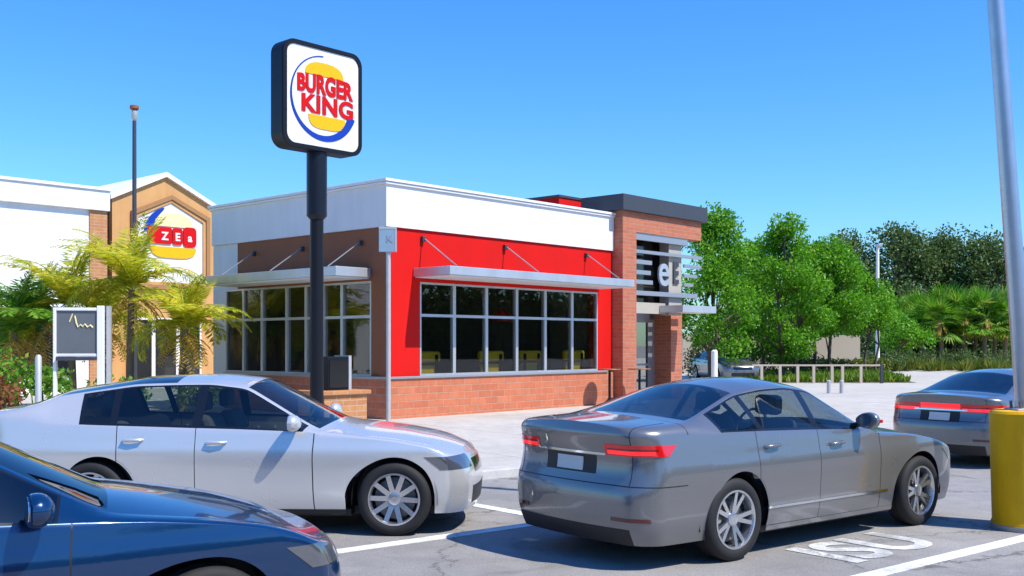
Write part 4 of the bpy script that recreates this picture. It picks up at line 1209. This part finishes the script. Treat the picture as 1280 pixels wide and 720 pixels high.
    for k in range(ns_):
        for o_ in ((-.11, .11) if ns_ <= 6 else (0,)):
            a = 2*PI*k/ns_ + .3
            def pt(rad, ang, y): return Vector((rad*math.cos(ang), y, rad*math.sin(ang)))
            wv = .018 if ns_ <= 6 else .024
            rin, rout = .048, Rr_-.014
            a_in, a_out = a + o_*.9, a + o_*1.9
            vv = []
            for rad, an, y, ww in ((rin, a_in, -.062, wv*1.0), (rout, a_out, -.088, wv*.9)):
                c0 = pt(rad, an, y); tg = Vector((-math.sin(an),0,math.cos(an)))
                vv.append([rim.verts.new(c0 - tg*ww), rim.verts.new(c0 + tg*ww), rim.verts.new(c0 + tg*ww*.8 + Vector((0,.035,0))), rim.verts.new(c0 - tg*ww*.8 + Vector((0,.035,0)))])
            for q in range(4): rim.faces.new((vv[0][q], vv[0][(q+1)%4], vv[1][(q+1)%4], vv[1][q]))
            rim.faces.new(vv[0]); rim.faces.new(vv[1])
    rim_me = bpy.data.meshes.new('rim'); bmesh.ops.recalc_face_normals(rim, faces=rim.faces); rim.to_mesh(rim_me); rim.free()
    for me_, mm in ((tyre_me,'rubber'), (rim_me,P.get('rim_mat','rim_alloy'))):
        me_.materials.append(M[mm]); me_.polygons.foreach_set('use_smooth', [True]*len(me_.polygons)); me_.set_sharp_from_angle(angle=R(40))
    disc = bmesh.new(); lathe(disc, [(.0,-.02),(.155,-.02),(.155,-.005),(.19,.0),(.19,.05),(.0,.05)], 32, 'y', close=True)
    disc_me = bpy.data.meshes.new('wheel'); bmesh.ops.recalc_face_normals(disc, faces=disc.faces); disc.to_mesh(disc_me); disc.free(); disc_me.materials.append(M['brake_grey'])
    for c in (xf, xr):
        for s_ in (1, -1):
            w_ = link(bpy.data.objects.new('wheel', disc_me), root)
            w_.location = (c, s_*(HW-.118), ZW); w_.rotation_euler = (0, c*.7, PI if s_ > 0 else 0)
            link(bpy.data.objects.new('tyre', tyre_me), w_); link(bpy.data.objects.new('rim', rim_me), w_)
    # ---- interior
    ib = bmesh.new(); box(ib, base+.15, cowl+.15, -.70, .70, .245, .34)
    box(ib, base+.05, base+.6, -.62, .62, .341, float(np.interp(base, xs, zs))-.04)
    obj('cabin_floor', ib, 'seat_cloth', root)
    db = bmesh.new(); box(db, cowl-.32, cowl+.02, -.66, .66, .70, float(np.interp(cowl-.1, xs, zs))-.0); obj('dashboard', db, 'black_plastic', root, bevel=.05)
    sx = d2 + .12
    for s_ in (1, -1):
        sb = bmesh.new(); box(sb, sx, sx+.5, s_*.36-.25, s_*.36+.25, .35, .56)
        so = obj('seat', sb, 'seat_cloth', root, bevel=.06)
        bb = bmesh.new(); prism(bb, [(sx-.02,.5),(sx+.12,.5),(sx-.10,1.08),(sx-.22,1.08)], s_*.36-.24, s_*.36+.24); obj('backrest', bb, 'seat_cloth', so, bevel=.05)
        hb = bmesh.new(); box(hb, sx-.26, sx-.15, s_*.36-.13, s_*.36+.13, 1.11, 1.29); obj('headrest', hb, 'seat_cloth', so, bevel=.04)
    rb = bmesh.new(); xb_ = P['qp'] + .18; prism(rb, [(xb_,.345),(xb_+.5,.345),(xb_+.5,.55),(xb_+.1,.58),(xb_-.12,1.02),(xb_-.24,1.02)], -.60, .60); obj('rear_seat', rb, 'seat_cloth', root, bevel=.05)
    wbm = bmesh.new()
    bmesh.ops.create_circle(wbm, segments=4, radius=.001)
    wbm.clear()
    cpt = Vector((cowl-.42, .36, .93)); ring = []
    for k in range(25):
        a = 2*PI*k/24; ring.append(cpt + Vector((.07*math.sin(a)*1.0, .18*math.cos(a), .17*math.sin(a))))
    tube(wbm, ring, .014, 8, cap=False); tube(wbm, [cpt-Vector((-.25,0,.12)), cpt], [.03,.04], 8)
    obj('steering_wheel', wbm, 'black_plastic', root, 60)
    for b_, _ in bms.values(): b_.free()
    return root

SEDAN = dict(wb=2.80, fo=.92, ro=1.02, cowl=.78, head=.02, tail=-1.02, base=-1.80,
    zc=[(2.35,.72),(2.0,.82),(1.4,.935),(.80,1.01),(.02,1.415),(-.35,1.455),(-.7,1.445),(-1.02,1.40),(-1.80,1.115),(-2.3,1.085),(-2.45,1.07)],
    belt=[(2.35,.66),(2.0,.76),(1.4,.865),(.8,.925),(-.5,.955),(-1.4,.985),(-2.4,.985)],
    doors=(.80,-.20,-1.12), dlo_f=.66, dlo_r=-1.52, qp=-1.02, lid=-1.93)
S1 = dict(SEDAN, fo=.76, ro=1.15, tail=-.72, base=-2.12, lid=None,
    zc=[(2.35,.72),(2.0,.82),(1.4,.935),(.80,1.01),(.02,1.415),(-.35,1.455),(-.72,1.45),(-1.1,1.435),(-1.86,1.315),(-2.15,1.20),(-2.35,1.15),(-2.6,1.12)], belt=[(2.35,.66),(2.0,.76),(1.4,.875),(.8,.945),(-.5,.965),(-1.4,.99),(-2.4,1.03)], spokes=10, doors=(.80,-.42,-1.22), qp=-1.26, dlo_r=-1.56, tail_wrap=.22)
make_car('silver_sedan', 'bright silver sedan in profile in front of the restaurant', 'car', 'paint_silver', S1, (-2.45, 10.45, 0), R(-1.5), 'car_glass', 'cars driving past')
S2 = dict(SEDAN, wb=2.72, fo=.90, ro=1.05, chrome_handle=False, red_mirror=True, dlo_f=.50, mx=.34, ztail=(.885,.972), zplate=(.74,.85),
    belt=[(2.35,.66),(2.0,.76),(1.4,.88),(.8,.965),(-.5,1.0),(-1.4,1.03),(-2.4,1.04)], tail_in=.40, tail_wrap=.42, spokes=5, trim='gloss_black', body_strip=True, sill_mat='paint_grey',
    zc=[(2.35,.72),(2.0,.82),(1.36,.935),(.78,1.01),(-.02,1.41),(-.38,1.45),(-.7,1.44),(-1.05,1.395),(-1.82,1.165),(-2.28,1.14),(-2.45,1.13)])
make_car('grey_sedan', 'dark grey sedan seen from behind with red tail lights', 'car', 'paint_grey', S2, (2.33, 9.97, 0), LANE - R(.6), 'car_glass', 'cars driving past')
S3 = dict(SEDAN, wb=2.68, zc=[(x, .35 + (z-.35)*.93) for x, z in SEDAN['zc']], belt=[(x, .35+(z-.35)*.93) for x, z in SEDAN['belt']], ztail=(.785,.895), tail_in=.30, tail_bar=(.825,.90), zplate=(.66,.77), spokes=5)
make_car('pewter_coupe', 'low grey car with full width red tail light behind the yellow base', 'car', 'paint_pewter', S3, (7.95, 16.5, 0), LANE, 'car_glass_dark', 'cars driving past')
S4 = dict(SEDAN, wb=2.62, fo=.88, ro=.85, cowl=.96, head=.15, tail=-1.15, base=-1.72,
    zc=[(2.2,.74),(1.9,.84),(1.31,.955),(.96,1.02),(.15,1.43),(-.3,1.475),(-.8,1.46),(-1.15,1.42),(-1.72,1.10),(-2.1,1.07),(-2.2,1.05)],
    belt=[(2.2,.68),(1.9,.78),(1.31,.89),(.9,.935),(-.5,.965),(-1.4,.99),(-2.2,1.0)],
    doors=(.82,-.18,-1.08), dlo_f=.74, dlo_r=-1.45, qp=-1.0, lid=None)
make_car('blue_hatchback', 'deep blue car in the near left corner, only bonnet and windscreen pillar in view', 'car', 'paint_blue', S4, (-3.04, 5.10, 0), R(33), 'car_glass_dark', 'cars driving past')
S5 = dict(SEDAN, wb=2.65)
make_car('parked_car', 'small dark grey parked car under the bright green trees', 'car', 'paint_grey', S5, place(905, 47), R(-80), 'car_glass_dark')

# ------------------------------------------------------------------ light, sky, camera
sun_dir = Vector((1.034, -.615, 1.6)).normalized()
sd = bpy.data.lights.new('sun', 'SUN'); sd.energy = 4.9; sd.angle = R(.53); sd.color = (1.0, .94, .82)
so = link(bpy.data.objects.new('sun', sd)); so.rotation_euler = sun_dir.to_track_quat('Z', 'Y').to_euler(); so.location = (20, -12, 32)
w = bpy.data.worlds.new('World'); sc.world = w; w.use_nodes = True
nt = w.node_tree; bg = nt.nodes['Background']
sk = nt.nodes.new('ShaderNodeTexSky'); sk.sky_type = 'NISHITA'; sk.sun_disc = False
sk.sun_elevation = math.asin(sun_dir.z); sk.sun_rotation = math.atan2(sun_dir.x, sun_dir.y)
sk.air_density = 1.3; sk.dust_density = .3; sk.ozone_density = 4.0; sk.altitude = 0
hs = nt.nodes.new('ShaderNodeHueSaturation'); hs.inputs['Saturation'].default_value = 1.25; hs.inputs['Value'].default_value = 1.22
nt.links.new(sk.outputs['Color'], hs.inputs['Color']); tn = nt.nodes.new('ShaderNodeMix'); tn.data_type = 'RGBA'; tn.blend_type = 'MULTIPLY'; tn.inputs['Factor'].default_value = 1.0; tn.inputs['B'].default_value = (.40, .67, 1.0, 1)
nt.links.new(hs.outputs['Color'], tn.inputs['A']); nt.links.new(tn.outputs['Result'], bg.inputs['Color'])
bg.inputs['Strength'].default_value = .15
cd = bpy.data.cameras.new('camera'); cam = link(bpy.data.objects.new('camera', cd))
cam.location = (0, 0, HC); cam.rotation_euler = (PI/2, 0, 0)
cd.sensor_width = 36; cd.lens = 36*F/1280; cd.shift_y = (HY-360)/1280
cd.clip_start = .05; cd.clip_end = 3000
sc.camera = cam
sc.render.resolution_x, sc.render.resolution_y = 1024, 576
vs_ = sc.view_settings
vs_.view_transform = 'Standard'; vs_.look = 'None'; vs_.exposure = 0.28; vs_.gamma = 1.0; vs_.use_curve_mapping = False
sc.cycles.sample_clamp_indirect = 2.5; sc.cycles.max_bounces = 8; sc.cycles.transparent_max_bounces = 16; sc.cycles.caustics_reflective = False; sc.cycles.caustics_refractive = False
sc.cycles.use_denoising = True
